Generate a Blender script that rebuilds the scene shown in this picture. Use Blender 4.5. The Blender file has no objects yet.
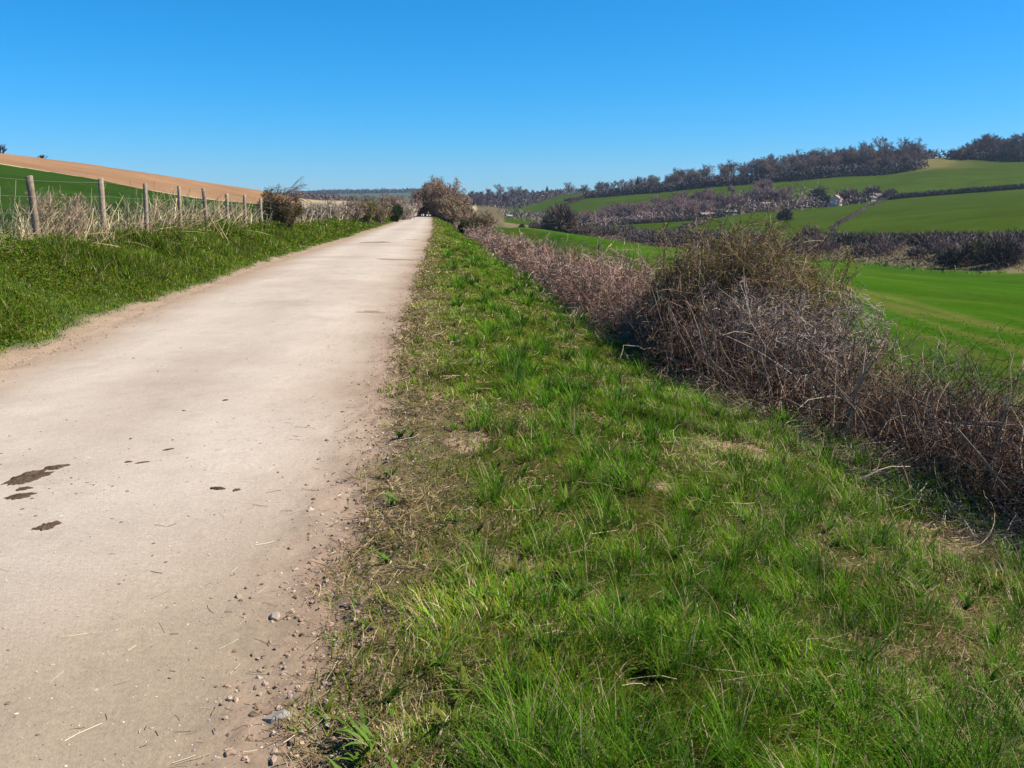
import bpy, math, random
import numpy as np
from mathutils import Vector
rng = np.random.default_rng(11)
random.seed(5)
S = bpy.context.scene
COL = S.collection
rad = math.radians

# ------------------------------------------------------------------ camera
H, FPX, YAW, PITCH = 1.6, 880.0, rad(4.5), rad(-12.1)
fw = np.array([math.sin(YAW)*math.cos(PITCH), math.cos(YAW)*math.cos(PITCH), math.sin(PITCH)])
rt = np.array([math.cos(YAW), -math.sin(YAW), 0.0])
upv = np.cross(rt, fw)
cd = bpy.data.cameras.new('camera'); cam = bpy.data.objects.new('camera', cd); COL.objects.link(cam)
cam.location = (0, 0, H); cam.rotation_euler = (math.pi/2 + PITCH, 0, -YAW)
cd.sensor_width = 36; cd.lens = FPX/1024*36; cd.clip_start = .05; cd.clip_end = 12000
S.camera = cam
def ray(px, py):
    v = fw + rt*((px-512)/FPX) + upv*((384-py)/FPX)
    return v
def az_of(px, py=200):
    v = ray(px, py); return math.atan2(v[0], v[1])
def z_at(px, py, r):
    v = ray(px, py); return H + v[2]/math.hypot(v[0], v[1])*r

# ------------------------------------------------------------------ noise
_tab = np.random.default_rng(3).random(65536)
def vnoise(x, y, s=0):
    xi = np.floor(x).astype(np.int64); yi = np.floor(y).astype(np.int64)
    fx = x-xi; fy = y-yi
    fx = fx*fx*(3-2*fx); fy = fy*fy*(3-2*fy)
    def h(a, b): return _tab[((a*73856093) ^ (b*19349663) ^ (s*83492791)) & 65535]
    return (h(xi,yi)*(1-fx)+h(xi+1,yi)*fx)*(1-fy) + (h(xi,yi+1)*(1-fx)+h(xi+1,yi+1)*fx)*fy
def fbm(x, y, s=0, o=4):
    t = 0; a = 1.0; n = 0
    for i in range(o):
        t = t + a*vnoise(x*2**i+17.3*i, y*2**i-9.1*i, s+i); n += a; a *= .5
    return t/n
def sst(a, b, x):
    t = np.clip((x-a)/(b-a), 0, 1); return t*t*(3-2*t)

# ------------------------------------------------------------------ terrain heights
A_ = np.array
def XL(Y): return np.interp(Y, [0,8,13,20,36,96,127,150,170], [-4.0,-4.03,-4.15,-4.2,-4.15,-4.6,-4.75,-5.2,-5.8])
def XR(Y): return np.interp(Y, [0,15,60,96,127,150,170], [-.43,-.43,-.5,-.9,-1.1,-1.6,-2.2])
def XF(Y): return np.interp(Y, [0,14,50,90,130,170], [-6.35,-6.3,-6.4,-6.8,-7.0,-8])
def XB(Y): return np.interp(Y, [0,5.5,7.2,9.7,15,25,36,59,90,130,170], [4.05,3.95,3.6,3.0,2.75,2.6,2.4,1.9,1.5,1.0,.2])
def PZ(Y): return np.where(Y < 14, 0, np.where(Y > 26, -.0146*(Y-20), -.0146*(np.clip(Y,14,26)-14)**2/24))
def BZ(Y): return np.interp(Y, [0,14,25,41,60,130], [.85,.82,.72,.48,.4,.4])
def corridor(X, Y):
    xl, xr, xf, xb = XL(Y), XR(Y), XF(Y), XB(Y)
    p = PZ(Y)
    # path with a slight crown
    c = np.clip((X-xl)/(xr-xl), 0, 1)
    z = p + .05*np.sin(c*math.pi)
    tl = np.clip((xl-X)/(xl-xf), 0, 3)
    z = z + BZ(Y)*(sst(-.08, 1.0, tl) - float(sst(-.08,1.0,0.0)))*(tl > 0)
    tr = np.clip((X-xr)/(xb-xr), 0, 1)
    z = z + .04*sst(0,.06,tr) - .64*sst(.12, 1.0, tr)
    z = z - np.clip(X-xb, 0, None)*.26
    d = np.hypot(X, Y)
    off = np.clip(np.maximum(xl-X, X-xr), 0, 1)
    z = z + off*(fbm(X*1.7, Y*1.7, 5)-.5)*.16 + np.clip(off*3,0,1)*(fbm(X*7, Y*7, 9)-.5)*.05
    return z

COLS = {   # column px : [(py | ('z',z), r) x 6]
 -250: [(('z',1.7),40),(140,100),(136,140),(131,180),(('z',8),420),(('z',0),1500)],
 0:   [(('z',1.9),45),(163.5,110),(158,150),(152,190),(('z',8),420),(('z',0),1500)],
 100: [(('z',1.5),45),(179.5,120),(172,160),(164,200),(('z',5),420),(('z',0),1500)],
 200: [(('z',.9),50),(197,140),(188,180),(180,220),(('z',2),420),(('z',-2),1500)],
 262: [(('z',.5),55),(203,150),(197,190),(191,240),(('z',-1),420),(('z',-3),1500)],
 310: [(('z',0),60),(207,160),(203,220),(201,300),(('z',-3),500),(194.5,2600)],
 370: [(('z',-.8),70),(208,170),(205,250),(201,420),(('z',-6),700),(193.5,2600)],
 430: [(('z',-1.2),100),(209.5,190),(207,300),(204,420),(('z',-9),700),(192.5,2600)],
 480: [(('z',-3),120),(219,200),(215,330),(212,560),(203,760),(196,1100)],
 500: [(226,200),(222,290),(217,420),(212,650),(204,800),(196,1100)],
 534: [(230,255),(226,330),(218,500),(208,700),(199,900),(195,1100)],
 576: [(237,230),(232,300),(226,420),(199,690),(193,830),(('z',4),1500)],
 640: [(245,205),(239,260),(224,400),(194,640),(190,720),(('z',6),1500)],
 700: [(250,190),(241,230),(221,400),(188,600),(183,680),(('z',8),1500)],
 760: [(254,175),(244,210),(211,440),(183,575),(177,650),(('z',12),1500)],
 830: [(259,160),(246,190),(206,460),(177,580),(169,650),(('z',16),1500)],
 880: [(263,150),(246,180),(200,470),(175,590),(164,660),(('z',20),1500)],
 930: [(267,143),(247,170),(195,475),(169,600),(157,660),(('z',22),1500)],
 1024:[(273,130),(248,150),(188,480),(170,600),(161,660),(('z',22),1500)],
 1250:[(290,110),(262,130),(192,470),(172,600),(160,660),(('z',22),1500)],
}
_pxs = sorted(COLS)
_az = A_([az_of(p) for p in _pxs])
_fr = np.zeros((len(_pxs), 6)); _fz = np.zeros((len(_pxs), 6))
for i, p in enumerate(_pxs):
    for k, (py, r) in enumerate(COLS[p]):
        _fr[i,k] = r
        _fz[i,k] = py[1] if isinstance(py, tuple) else z_at(p, py, r)
AZT = np.radians(np.arange(-180, 180.01, .25)); RT = np.exp(np.linspace(math.log(4), math.log(5000), 500))
def feat(arr, az, k):
    a = np.concatenate([[-math.pi], _az, [math.pi]])
    m = (arr[0,k]+arr[-1,k])/2
    return np.interp(az, a, np.concatenate([[m], arr[:,k], [m]]))
ZT = np.zeros((len(AZT), len(RT)))
z0 = np.interp(AZT, [-math.pi, rad(-12), rad(-8), rad(0), rad(4), rad(9), rad(120), math.pi], [.8,.8,.2,-.8,-1.5,-2.0,-2.0,.8])
for i, a in enumerate(AZT):
    r0 = min(max(9/max(abs(math.sin(a)), .02), 9), 60)
    rr = [0, r0]; zz = [z0[i], z0[i]]
    if z0[i] < 0: zz = [z0[i], z0[i]]
    for k in range(6):
        r = float(feat(_fr, a, k)); rr.append(max(r, rr[-1]+5)); zz.append(float(feat(_fz, a, k)))
    rr.append(6000); zz.append(zz[-1]-25)
    # monotone cubic (Fritsch-Carlson)
    x = A_(rr); y = A_(zz); h = np.diff(x); dl = np.diff(y)/h
    m = np.zeros(len(x)); m[0] = dl[0]; m[-1] = dl[-1]
    for j in range(1, len(x)-1):
        if dl[j-1]*dl[j] > 0:
            w1 = 2*h[j]+h[j-1]; w2 = h[j]+2*h[j-1]
            m[j] = (w1+w2)/(w1/dl[j-1]+w2/dl[j])
    j = np.clip(np.searchsorted(x, RT)-1, 0, len(h)-1)
    t = (RT-x[j])/h[j]
    ZT[i] = (1+2*t)*(1-t)**2*y[j] + t*(1-t)**2*h[j]*m[j] + t*t*(3-2*t)*y[j+1] + t*t*(t-1)*h[j]*m[j+1]
k = np.exp(-.5*(np.arange(-4,5)/2.0)**2); k /= k.sum()
pad = np.concatenate([ZT[-5:-1], ZT, ZT[1:5]]); ZT = sum(k[q]*pad[q:q+len(AZT)] for q in range(9))
def zfar(x, y):
    az = np.arctan2(x, y); r = np.clip(np.hypot(x, y), 4.01, 4990)
    u = (az+math.pi)/rad(.25); v = (np.log(r)-math.log(4))/((math.log(5000)-math.log(4))/499)
    i = np.clip(u.astype(int), 0, len(AZT)-2); j = np.clip(v.astype(int), 0, 498)
    fu = np.clip(u-i,0,1); fv = v-j
    z = (ZT[i,j]*(1-fv)+ZT[i,j+1]*fv)*(1-fu) + (ZT[i+1,j]*(1-fv)+ZT[i+1,j+1]*fv)*fu
    return z + (fbm(x/35, y/35, 31, 3)-.5)*np.clip(r/200,0,1)*1.2
def terr(x, y):
    x = np.asarray(x, float); y = np.asarray(y, float)
    w = np.maximum(np.maximum(sst(7, 12.5, x), sst(7.2, 12.5, -x)), np.maximum(sst(150, 176, y), sst(4, 9, -y)*0))
    return corridor(x, np.clip(y, -30, 175))*(1-w) + zfar(x, y)*w
def gpt(px, r, dz=0.0):
    a = az_of(px); x, y = math.sin(a)*r, math.cos(a)*r
    return Vector((x, y, float(terr(x, y))+dz))

# ------------------------------------------------------------------ mesh helpers
def make_mesh(name, V, F, col=None, smooth=False):
    """V (n,3); F list of int arrays (m,3)/(m,4)"""
    me = bpy.data.meshes.new(name)
    V = np.asarray(V, np.float32)
    if not isinstance(F, list): F = [F]
    F = [np.asarray(f, np.int32) for f in F if len(f)]
    me.vertices.add(len(V)); me.vertices.foreach_set('co', V.ravel())
    nl = sum(f.size for f in F); me.loops.add(nl)
    me.loops.foreach_set('vertex_index', np.concatenate([f.ravel() for f in F]))
    tot = np.concatenate([np.full(len(f), f.shape[1], np.int32) for f in F])
    st = np.concatenate([[0], np.cumsum(tot)[:-1]]).astype(np.int32)
    me.polygons.add(len(tot)); me.polygons.foreach_set('loop_start', st); me.polygons.foreach_set('loop_total', tot)
    me.update(calc_edges=True)
    me.polygons.foreach_set('use_smooth', np.full(len(tot), smooth))
    if col is not None:
        a = me.attributes.new('Col', 'FLOAT_COLOR', 'POINT')
        c = np.ones((len(V), 4), np.float32); c[:, :3] = col
        a.data.foreach_set('color', c.ravel())
    me.validate()
    return me
def obj(name, me, mat=None, parent=None, **props):
    o = bpy.data.objects.new(name, me); COL.objects.link(o)
    if mat: me.materials.append(mat)
    if parent: o.parent = parent
    for k_, v in props.items(): o[k_] = v
    return o
def thing(name, loc, label, category, group=None):
    o = bpy.data.objects.new(name, None); COL.objects.link(o); o.location = loc; o.empty_display_size = .1
    o['label'] = label; o['category'] = category
    if group: o['group'] = group
    return o
class Bag:
    def __init__(s): s.V=[]; s.T=[]; s.Q=[]; s.C=[]; s.n=0
    def add(s, V, T=None, Q=None, C=None):
        V = np.asarray(V, float).reshape(-1,3)
        if T is not None and len(T): s.T.append(np.asarray(T)+s.n)
        if Q is not None and len(Q): s.Q.append(np.asarray(Q)+s.n)
        s.V.append(V); s.C.append(np.broadcast_to(np.asarray(C if C is not None else (.5,.5,.5), float), (len(V),3))); s.n += len(V)
    def mesh(s, name, smooth=False, origin=None):
        V = np.concatenate(s.V)
        if origin is not None: V = V-np.asarray(origin)
        F = []
        if s.T: F.append(np.concatenate(s.T))
        if s.Q: F.append(np.concatenate(s.Q))
        return make_mesh(name, V, F, np.concatenate(s.C), smooth)
def unit(v): return v/np.maximum(np.linalg.norm(v, axis=-1, keepdims=True), 1e-9)
def tubes(bag, P, R, C, k=3):
    """P (N,S,3), R (N,S), C (N,3)"""
    N, Sg, _ = P.shape
    T = np.gradient(P, axis=1); T = unit(T)
    ref = np.where(np.abs(T[:,:1,2:3]) > .9, A_([1.,0,0]), A_([0.,0,1.])); ref = np.broadcast_to(ref, T.shape)
    B = unit(np.cross(T, ref)); Nn = np.cross(B, T)
    ang = np.arange(k)*2*math.pi/k
    ring = P[:,:,None,:] + R[:,:,None,None]*(np.cos(ang)[None,None,:,None]*B[:,:,None,:] + np.sin(ang)[None,None,:,None]*Nn[:,:,None,:])
    V = ring.reshape(-1,3)
    idx = np.arange(N*Sg*k).reshape(N, Sg, k)
    a = idx[:,:-1,:]; b = np.roll(idx, -1, axis=2)[:,:-1,:]; c = np.roll(idx, -1, axis=2)[:,1:,:]; d = idx[:,1:,:]
    Q = np.stack([a,b,c,d], -1).reshape(-1,4)
    bag.add(V, Q=Q, C=np.repeat(C, Sg*k, axis=0))
def ribbons(bag, base, h, w, az, lean, C, segs=3, curl=.6, nod=0.0):
    """grass blades; base (N,3)"""
    N = len(base)
    ts = np.linspace(0, 1, segs+1)
    dx, dy = np.cos(az), np.sin(az)
    V = np.zeros((N, 2*segs+1, 3))
    side = np.stack([-dy, dx, np.zeros(N)], -1)
    for i, t in enumerate(ts):
        hor = lean*(t*(1-curl)+curl*t*t)*h
        ver = h*t*np.sqrt(np.maximum(0.05, 1-np.minimum(.95,(lean*(t**.8)*.75)**2))) - nod*h*t**3
        c = base + np.stack([dx*hor, dy*hor, ver], -1)
        ww = w*(1-t**1.6)*.5
        if i < segs:
            V[:,2*i] = c - side*ww[:,None]; V[:,2*i+1] = c + side*ww[:,None]
        else: V[:,2*i] = c
    idx = np.arange(N)[:,None]*(2*segs+1)
    Q = [idx + A_([2*i, 2*i+1, 2*i+3, 2*i+2]) for i in range(segs-1)]
    T = idx + A_([2*segs-2, 2*segs-1, 2*segs])
    bag.add(V.reshape(-1,3), T=T, Q=np.concatenate(Q) if Q else None, C=np.repeat(C, 2*segs+1, axis=0))
def leaves(bag, P, size, C, flat=.5):
    """small folded diamond leaves"""
    N = len(P)
    d = unit(rng.normal(size=(N,3))*A_([1,1,1-flat])); n = unit(rng.normal(size=(N,3))+A_([0,0,1.5*flat]))
    s = unit(np.cross(d, n)); n = np.cross(s, d)
    sz = size[:,None]
    V = np.stack([P, P+d*sz*.5+s*sz*.3+n*sz*.08, P+d*sz, P+d*sz*.5-s*sz*.3+n*sz*.08], 1)
    idx = np.arange(N)[:,None]*4
    bag.add(V.reshape(-1,3), T=np.concatenate([idx+A_([0,1,2]), idx+A_([0,2,3])]), C=np.repeat(C, 4, axis=0))
def pick(pal, n, jit=.18):
    pal = A_(pal); c = pal[rng.integers(0, len(pal), n)]
    return np.clip(c*(1+rng.normal(size=(n,1))*jit)*(1+rng.normal(size=(n,3))*jit*.25), .004, .95)
def poly(start, d, L, segs, wob, droop=0.0):
    N = len(start); P = np.zeros((N, segs+1, 3)); P[:,0] = start; dd = d.copy()
    for i in range(segs):
        dd = unit(dd + rng.normal(size=(N,3))*wob + A_([0,0,-droop]))
        P[:,i+1] = P[:,i] + dd*(L/segs)[:,None]
    return P
def children(P, R, per, lr, spread, segs, wob, rr=.55, t0=.25, up=0.0, droop=0.0):
    N, Sg, _ = P.shape
    L = np.linalg.norm(np.diff(P, axis=1), axis=2).sum(1)
    i = np.repeat(np.arange(N), per); t = t0+(1-t0)*rng.random(len(i))
    f = t*(Sg-1); j = np.minimum(f.astype(int), Sg-2); u = (f-j)[:,None]
    st = P[i,j]*(1-u)+P[i,j+1]*u
    tan = unit(P[i,j+1]-P[i,j])
    d = unit(tan + spread*unit(rng.normal(size=(len(i),3))) + A_([0,0,up]))
    ln = L[i]*lr*(.6+.7*rng.random(len(i)))*(1.25-.6*t)
    Pc = poly(st, d, ln, segs, wob, droop)
    r0 = (R[i,j]*(1-u[:,0])+R[i,j+1]*u[:,0])*rr
    Rc = r0[:,None]*np.linspace(1,.35,segs+1)[None,:]
    return Pc, Rc

# ------------------------------------------------------------------ materials
def mat_col(name, rough=.8, transl=0.0, spec=.3, noise=0.0, nscale=8.0, bump=0.0, bscale=30.0, big=0.0, bigscale=.05):
    m = bpy.data.materials.new(name); m.use_nodes = True; nt = m.node_tree; N = nt.nodes; L = nt.links
    b = N['Principled BSDF']; out = N['Material Output']
    at = N.new('ShaderNodeAttribute'); at.attribute_name = 'Col'
    c = at.outputs['Color']
    geo = N.new('ShaderNodeNewGeometry')
    def mul(c, scale, amt, det=6, ro=.6):
        nz = N.new('ShaderNodeTexNoise'); nz.inputs['Scale'].default_value = scale; nz.inputs['Detail'].default_value = det; nz.inputs['Roughness'].default_value = ro
        L.new(geo.outputs['Position'], nz.inputs['Vector'])
        mr = N.new('ShaderNodeMapRange'); mr.inputs['From Min'].default_value = .25; mr.inputs['From Max'].default_value = .75
        mr.inputs['To Min'].default_value = 1-amt; mr.inputs['To Max'].default_value = 1+amt
        L.new(nz.outputs['Fac'], mr.inputs['Value'])
        mx = N.new('ShaderNodeMix'); mx.data_type = 'RGBA'; mx.blend_type = 'MULTIPLY'; mx.inputs['Factor'].default_value = 1
        L.new(c, mx.inputs['A']); L.new(mr.outputs['Result'], mx.inputs['B'])
        return mx.outputs['Result']
    if noise: c = mul(c, nscale, noise)
    if big: c = mul(c, bigscale, big, 4)
    L.new(c, b.inputs['Base Color'])
    b.inputs['Roughness'].default_value = rough; b.inputs['Specular IOR Level'].default_value = spec
    if bump:
        nz = N.new('ShaderNodeTexNoise'); nz.inputs['Scale'].default_value = bscale; nz.inputs['Detail'].default_value = 8; nz.inputs['Roughness'].default_value = .65
        L.new(geo.outputs['Position'], nz.inputs['Vector'])
        bp = N.new('ShaderNodeBump'); bp.inputs['Strength'].default_value = 1; bp.inputs['Distance'].default_value = bump
        L.new(nz.outputs['Fac'], bp.inputs['Height']); L.new(bp.outputs['Normal'], b.inputs['Normal'])
    if transl:
        tr = N.new('ShaderNodeBsdfTranslucent'); L.new(c, tr.inputs['Color'])
        mx = N.new('ShaderNodeMixShader'); mx.inputs[0].default_value = transl
        L.new(b.outputs[0], mx.inputs[1]); L.new(tr.outputs[0], mx.inputs[2]); L.new(mx.outputs[0], out.inputs['Surface'])
    return m
M_grass = mat_col('grass_blades', .6, .32, .0)
M_leaf = mat_col('leaf', .65, .3, .0)
M_twig = mat_col('dry_twig', .85, 0, .0)
M_straw = mat_col('dry_straw', .7, .2, .0)
M_soil = mat_col('trodden_soil', .95, 0, .0, noise=.28, nscale=55, bump=.012, bscale=70, big=.14, bigscale=1.3)
M_path = mat_col('dusty_path', .95, 0, .0, noise=.16, nscale=48, bump=.004, bscale=95, big=.07, bigscale=1.1)
M_ground = mat_col('field_ground', .95, 0, .0, noise=.22, nscale=2.2, bump=.06, bscale=6, big=.2, bigscale=.09)
M_stone = mat_col('pebble', .85, 0, .05, noise=.2, nscale=90)
M_mud = mat_col('dried_mud', .8, 0, .1, noise=.35, nscale=60, bump=.01, bscale=60)
M_wood = mat_col('weathered_wood', .85, 0, .03, noise=.3, nscale=30, bump=.01, bscale=45)
M_wire = mat_col('galvanised_wire', .5, 0, .5)
M_wall = mat_col('plain_wall', .85, 0, .05, noise=.15, nscale=3)

# ------------------------------------------------------------------ ground (polar sheet to the horizon)
G_NEAR = A_([.0306,.0731,.0051]); G_HILL = A_([.0357,.0578,.0059]); G_LEFT = A_([.0221,.0493,.0085]); TILL = A_([.2210,.1258,.0680])
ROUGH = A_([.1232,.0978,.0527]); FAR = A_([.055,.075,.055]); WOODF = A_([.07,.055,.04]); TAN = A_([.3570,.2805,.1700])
azs = np.radians(np.unique(np.concatenate([np.arange(-180,-42,3), np.arange(-42,46,.16), np.arange(46,181,3)])))
rs = np.concatenate([[0], np.exp(np.linspace(math.log(3), math.log(4000), 300))])
AZ, RR = np.meshgrid(azs, rs, indexing='ij')
X, Y = np.sin(AZ)*RR, np.cos(AZ)*RR
Z = terr(X, Y)
inside = (np.abs(X) < 11.2) & (Y > -7.4) & (Y < 166)
Z = np.where(inside, Z-.5, Z)
F1, F2, F3, F4, F5 = [feat(_fr, AZ, k_) for k_ in range(5)]
px_az = lambda p: az_of(p)
n1 = fbm(X/9, Y/9, 40); n2 = fbm(X/40, Y/40, 44)
C = np.zeros(AZ.shape+(3,))
def near_field(X, Y):
    n1 = fbm(X/9, Y/9, 40)[...,None]; n0 = fbm(X/1.5, Y/1.5, 41)[...,None]
    g = G_NEAR*(.75+.35*n1+.25*n0)
    thin = .85*sst(.49,.64, fbm((X-.12*Y)/1.6, Y/16, 51))*np.exp(-((X-.30*Y-7.5)/4.5)**2)
    thin = np.maximum(thin, .65*sst(.50,.64, fbm((X-.2*Y)/1.2, Y/12, 52))*sst(14,8,X))
    thin = np.maximum(thin, .25*sst(.55,.7,n1[...,0]))[...,None]*.34
    return g*(1-thin) + A_([.19,.115,.05])*thin
right = AZ > px_az(476)
left = ~right
gn = near_field(X, Y)
gh = G_HILL*(.78+.45*n2[...,None])*(.9+.2*n1[...,None])
rough = ROUGH*(.7+.6*n1[...,None])
top = gh*.95
sel = lambda m, v: np.copyto(C, v, where=m[...,None])
C[:] = gh
sel(right & (RR < F1), gn)
sel(right & (RR >= F1) & (RR < F2), rough)
sel(right & (AZ < px_az(505)) & (RR >= F1), rough*.8)
sel(right & (RR > F5*1.02) & (AZ < px_az(925)), np.broadcast_to(WOODF, C.shape))
# tan bracken on the brow
t_ = np.exp(-((AZ-px_az(922))/rad(1.9))**2)*sst(F4*.985, F4*1.03, RR)
t_ = np.clip(t_*.75,0,1)[...,None]; C[:] = np.where(right[...,None], C*(1-t_)+A_([.17,.135,.055])*t_, C)
gl = G_LEFT*(.8+.4*n1[...,None])
tl_ = TILL*(.85+.3*n1[...,None])
sel(left, tl_)
sel(left & (RR < F2), gl)
edge = left & (RR > F2*.985) & (RR < F2*1.03); sel(edge, TAN*(.9+.2*n1[...,None]))
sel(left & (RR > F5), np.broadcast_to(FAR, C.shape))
sel(left & (AZ > px_az(300)) & (RR > F2) & (RR < F5), TAN*.8*(.9+.2*n1[...,None]))
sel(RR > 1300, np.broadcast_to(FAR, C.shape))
na, nr = AZ.shape
idx = np.arange(na*nr).reshape(na, nr)
Q = np.stack([idx[:-1,:-1], idx[:-1,1:], idx[1:,1:], idx[1:,:-1]], -1).reshape(-1,4)
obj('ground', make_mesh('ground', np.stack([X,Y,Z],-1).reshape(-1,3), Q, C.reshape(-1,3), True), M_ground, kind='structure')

# ------------------------------------------------------------------ corridor: path and verges
ys = [-8.0,-5,-3,-1.5,-.5,.3,.8,1.2,1.5]
while ys[-1] < 168: ys.append(ys[-1]+max(.03, ys[-1]*.0105))
ys = A_(ys)
xs = np.unique(np.round(np.concatenate([np.arange(-12,-7,.35), np.arange(-7,-4.6,.08), np.arange(-4.6,-3.4,.04), np.arange(-3.4,-1.4,.06), np.arange(-1.4,.6,.025), np.arange(.6,4.2,.05), np.arange(4.2,12.01,.3)]),4))
XX, YY = np.meshgrid(xs, ys, indexing='ij')
n_e = fbm(XX*1.1, YY*1.1, 61); n_f = fbm(XX*6, YY*6, 62); n_g = fbm(XX*22, YY*22, 63, 3)
n_l = fbm(XX*1.6, YY*.35, 64); n_w = fbm(XX*.5, YY*.5, 65)
dR = XX-XR(YY)                      # + on the right verge
dL = XL(YY)-XX                      # + on the left bank
eR = dR + (n_e-.5)*.42 + (n_f-.5)*.20; eL = dL + (n_e-.5)*.34 + (n_f-.5)*.16
ZZ = terr(XX, YY)
soilR = np.exp(-((eR+.04)/.30)**2); soilL = np.exp(-((eL-.10)/.36)**2)
near = sst(26, 8, YY)
clod = np.maximum(np.exp(-((dR-.05)/.32)**2), .8*np.exp(-((dL-.05)/.22)**2))
ZZ = ZZ + clod*near*((n_f-.5)*.07 + (np.abs(n_g-.5))*.09) + (n_g-.5)*.006*near + (n_l-.5)*.012
PATH = A_([.3655,.3077,.2490]); PATHB = A_([.3017,.2422,.1887]); SOIL = A_([.2082,.1403,.0978]); SOILD = A_([.13,.085,.055]); TURF = A_([.0357,.0442,.0085]); TURFS = A_([.0723,.0553,.0204])
c_ = lambda v: v[...,None]
pc = PATH*(1-c_(sst(.42,.68,n_w))*.6) + PATHB*c_(sst(.42,.68,n_w))*.6
pc = pc*c_(.94+.12*n_g)*(1-c_(sst(.60,.72,n_f)*.07))
# two faintly paler wheel lines and a duller crown
cc_ = (XX-XL(YY))/(XR(YY)-XL(YY)); wl = np.exp(-((cc_-.27)/.10)**2)+np.exp(-((cc_-.74)/.10)**2)
pc = pc*(1+c_(.07*wl*(.4+1.2*n_l)-.05*np.exp(-((cc_-.5)/.09)**2)*n_l))
# pinkish dusty shoulder towards the right edge
sh = c_(sst(-1.3,-.15,dR+(n_e-.5)*.9)); pc = pc*(1-.55*sh)+A_([.268,.20,.14])*.6*sh
shl = c_(sst(-.9,.0,dL+(n_e-.5)*.5)); pc = pc*(1-.6*shl)+A_([.28,.20,.14])*.6*shl
bl = c_(sst(5.0,2.2,YY+(n_e-.5)*2)); pc = pc*(1-.8*bl)+A_([.225,.174,.117])*.8*bl*c_(.85+.3*n_f)  # yellow-brown dirt towards the camera, with some lens vignette darkening painted in
# damp dark stains across the track further on
def stain(x0, y0, sx, sy):
    return sst(1.0,.55, ((XX-x0)/sx)**2+((YY-y0)/sy)**2 + (n_f-.5)*1.6)
st = np.zeros_like(XX)
for a in [(-2.55,34.5,.75,.8),(-1.15,23.2,.55,.28),(-1.2,38,.4,.4),(-1.0,12.2,.2,.15)]: st = np.maximum(st, stain(*a))
pc = pc*(1-.62*c_(st)) + A_([.10,.07,.05])*.62*c_(st)
sc = SOIL*c_(.75+.5*n_f)*(1-c_(sst(.55,.7,n_g))*.35)
tw = c_(sst(.46,.66,n_w+.25*(n_f-.5)))
vc = TURF*(1-tw)*c_(.8+.4*n_f) + TURFS*tw
vc = vc*(1-.5*c_(np.exp(-(np.clip(dR,0,9)/.7)**2))) + A_([.25,.18,.115])*.5*c_(np.exp(-(np.clip(dR,0,9)/.7)**2))*c_(.7+.5*n_f)
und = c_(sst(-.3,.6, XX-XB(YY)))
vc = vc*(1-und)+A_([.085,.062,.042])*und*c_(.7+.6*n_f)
fld = c_(sst(1.5,2.3, XX-XB(YY))); vc = vc*(1-fld)+near_field(XX,YY)*fld
# worn bare spots on the right verge
bare = np.zeros_like(XX)
for x0,y0,sx,sy in [(2.35,6.6,.36,.36),(3.15,5.0,.45,.45),(3.0,3.5,.30,.25),(.30,3.6,.14,.2),(.15,5.6,.16,.28),(1.25,4.9,.12,.12)]:
    bare = np.maximum(bare, sst(1.1,.4, ((XX-x0)/sx)**2+((YY-y0)/sy)**2+(n_f-.5)*1.2))
vc = vc*(1-c_(bare))+ (A_([.27,.19,.12])*c_(.55+.8*n_f))*c_(bare)
def messy(x, y):   # trampled, dying-back turf
    return np.clip(sst(1.1,2.2,x)*sst(5.0,3.4,y)*sst(.40,.56,fbm(x*1.9,y*1.9,120))*1.0 + .55*sst(.5,.64,fbm(x*1.25,y*1.0,121))*sst(30,6,y)*.7, 0, 1)
ms = c_(messy(XX,YY)); vc = vc*(1-.8*ms)+A_([.135,.088,.050])*.8*ms*c_(.6+.7*n_f)
mR = c_(sst(-.12,.10,eR)); mL = c_(sst(.12,.34,eL))
C = pc
C = C*(1-c_(soilR)*.8)+sc*c_(soilR)*.8
C = C*(1-c_(soilL)*.75)+(A_([.25,.175,.115])*c_(.7+.5*n_f))*c_(soilL)*.75
C = C*(1-mR)+vc*mR
C = C*(1-mL)+(A_([.05,.07,.022])*c_(.7+.6*n_f))*mL
C = np.clip(C, .01, .9)
V = np.stack([XX,YY,ZZ],-1).reshape(-1,3); nx, ny = XX.shape
idx = np.arange(nx*ny).reshape(nx, ny)
Q = np.stack([idx[:-1,:-1], idx[1:,:-1], idx[1:,1:], idx[:-1,1:]], -1)
er = (eR[:-1,:-1]+eR[1:,1:])/2; el = (eL[:-1,:-1]+eL[1:,1:])/2
for nm, m in (('path', (er<=0)&(el<=0)), ('verge', er>0), ('bank', el>0)):
    q = Q[m].reshape(-1,4); us, inv = np.unique(q, return_inverse=True)
    obj(nm, make_mesh(nm, V[us], inv.reshape(-1,4), C.reshape(-1,3)[us], True), M_path if nm == 'path' else M_soil, kind='structure')
def mask_at(arr, x, y):
    i = np.clip(np.searchsorted(xs, x), 0, nx-1); j = np.clip(np.searchsorted(ys, y), 0, ny-1)
    return arr[i, j]
def zc(x, y):
    i = np.clip(np.searchsorted(xs, x)-1, 0, nx-2); j = np.clip(np.searchsorted(ys, y)-1, 0, ny-2)
    u = np.clip((x-xs[i])/(xs[i+1]-xs[i]),0,1); v = np.clip((y-ys[j])/(ys[j+1]-ys[j]),0,1)
    return (ZZ[i,j]*(1-u)+ZZ[i+1,j]*u)*(1-v)+(ZZ[i,j+1]*(1-u)+ZZ[i+1,j+1]*u)*v

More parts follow.
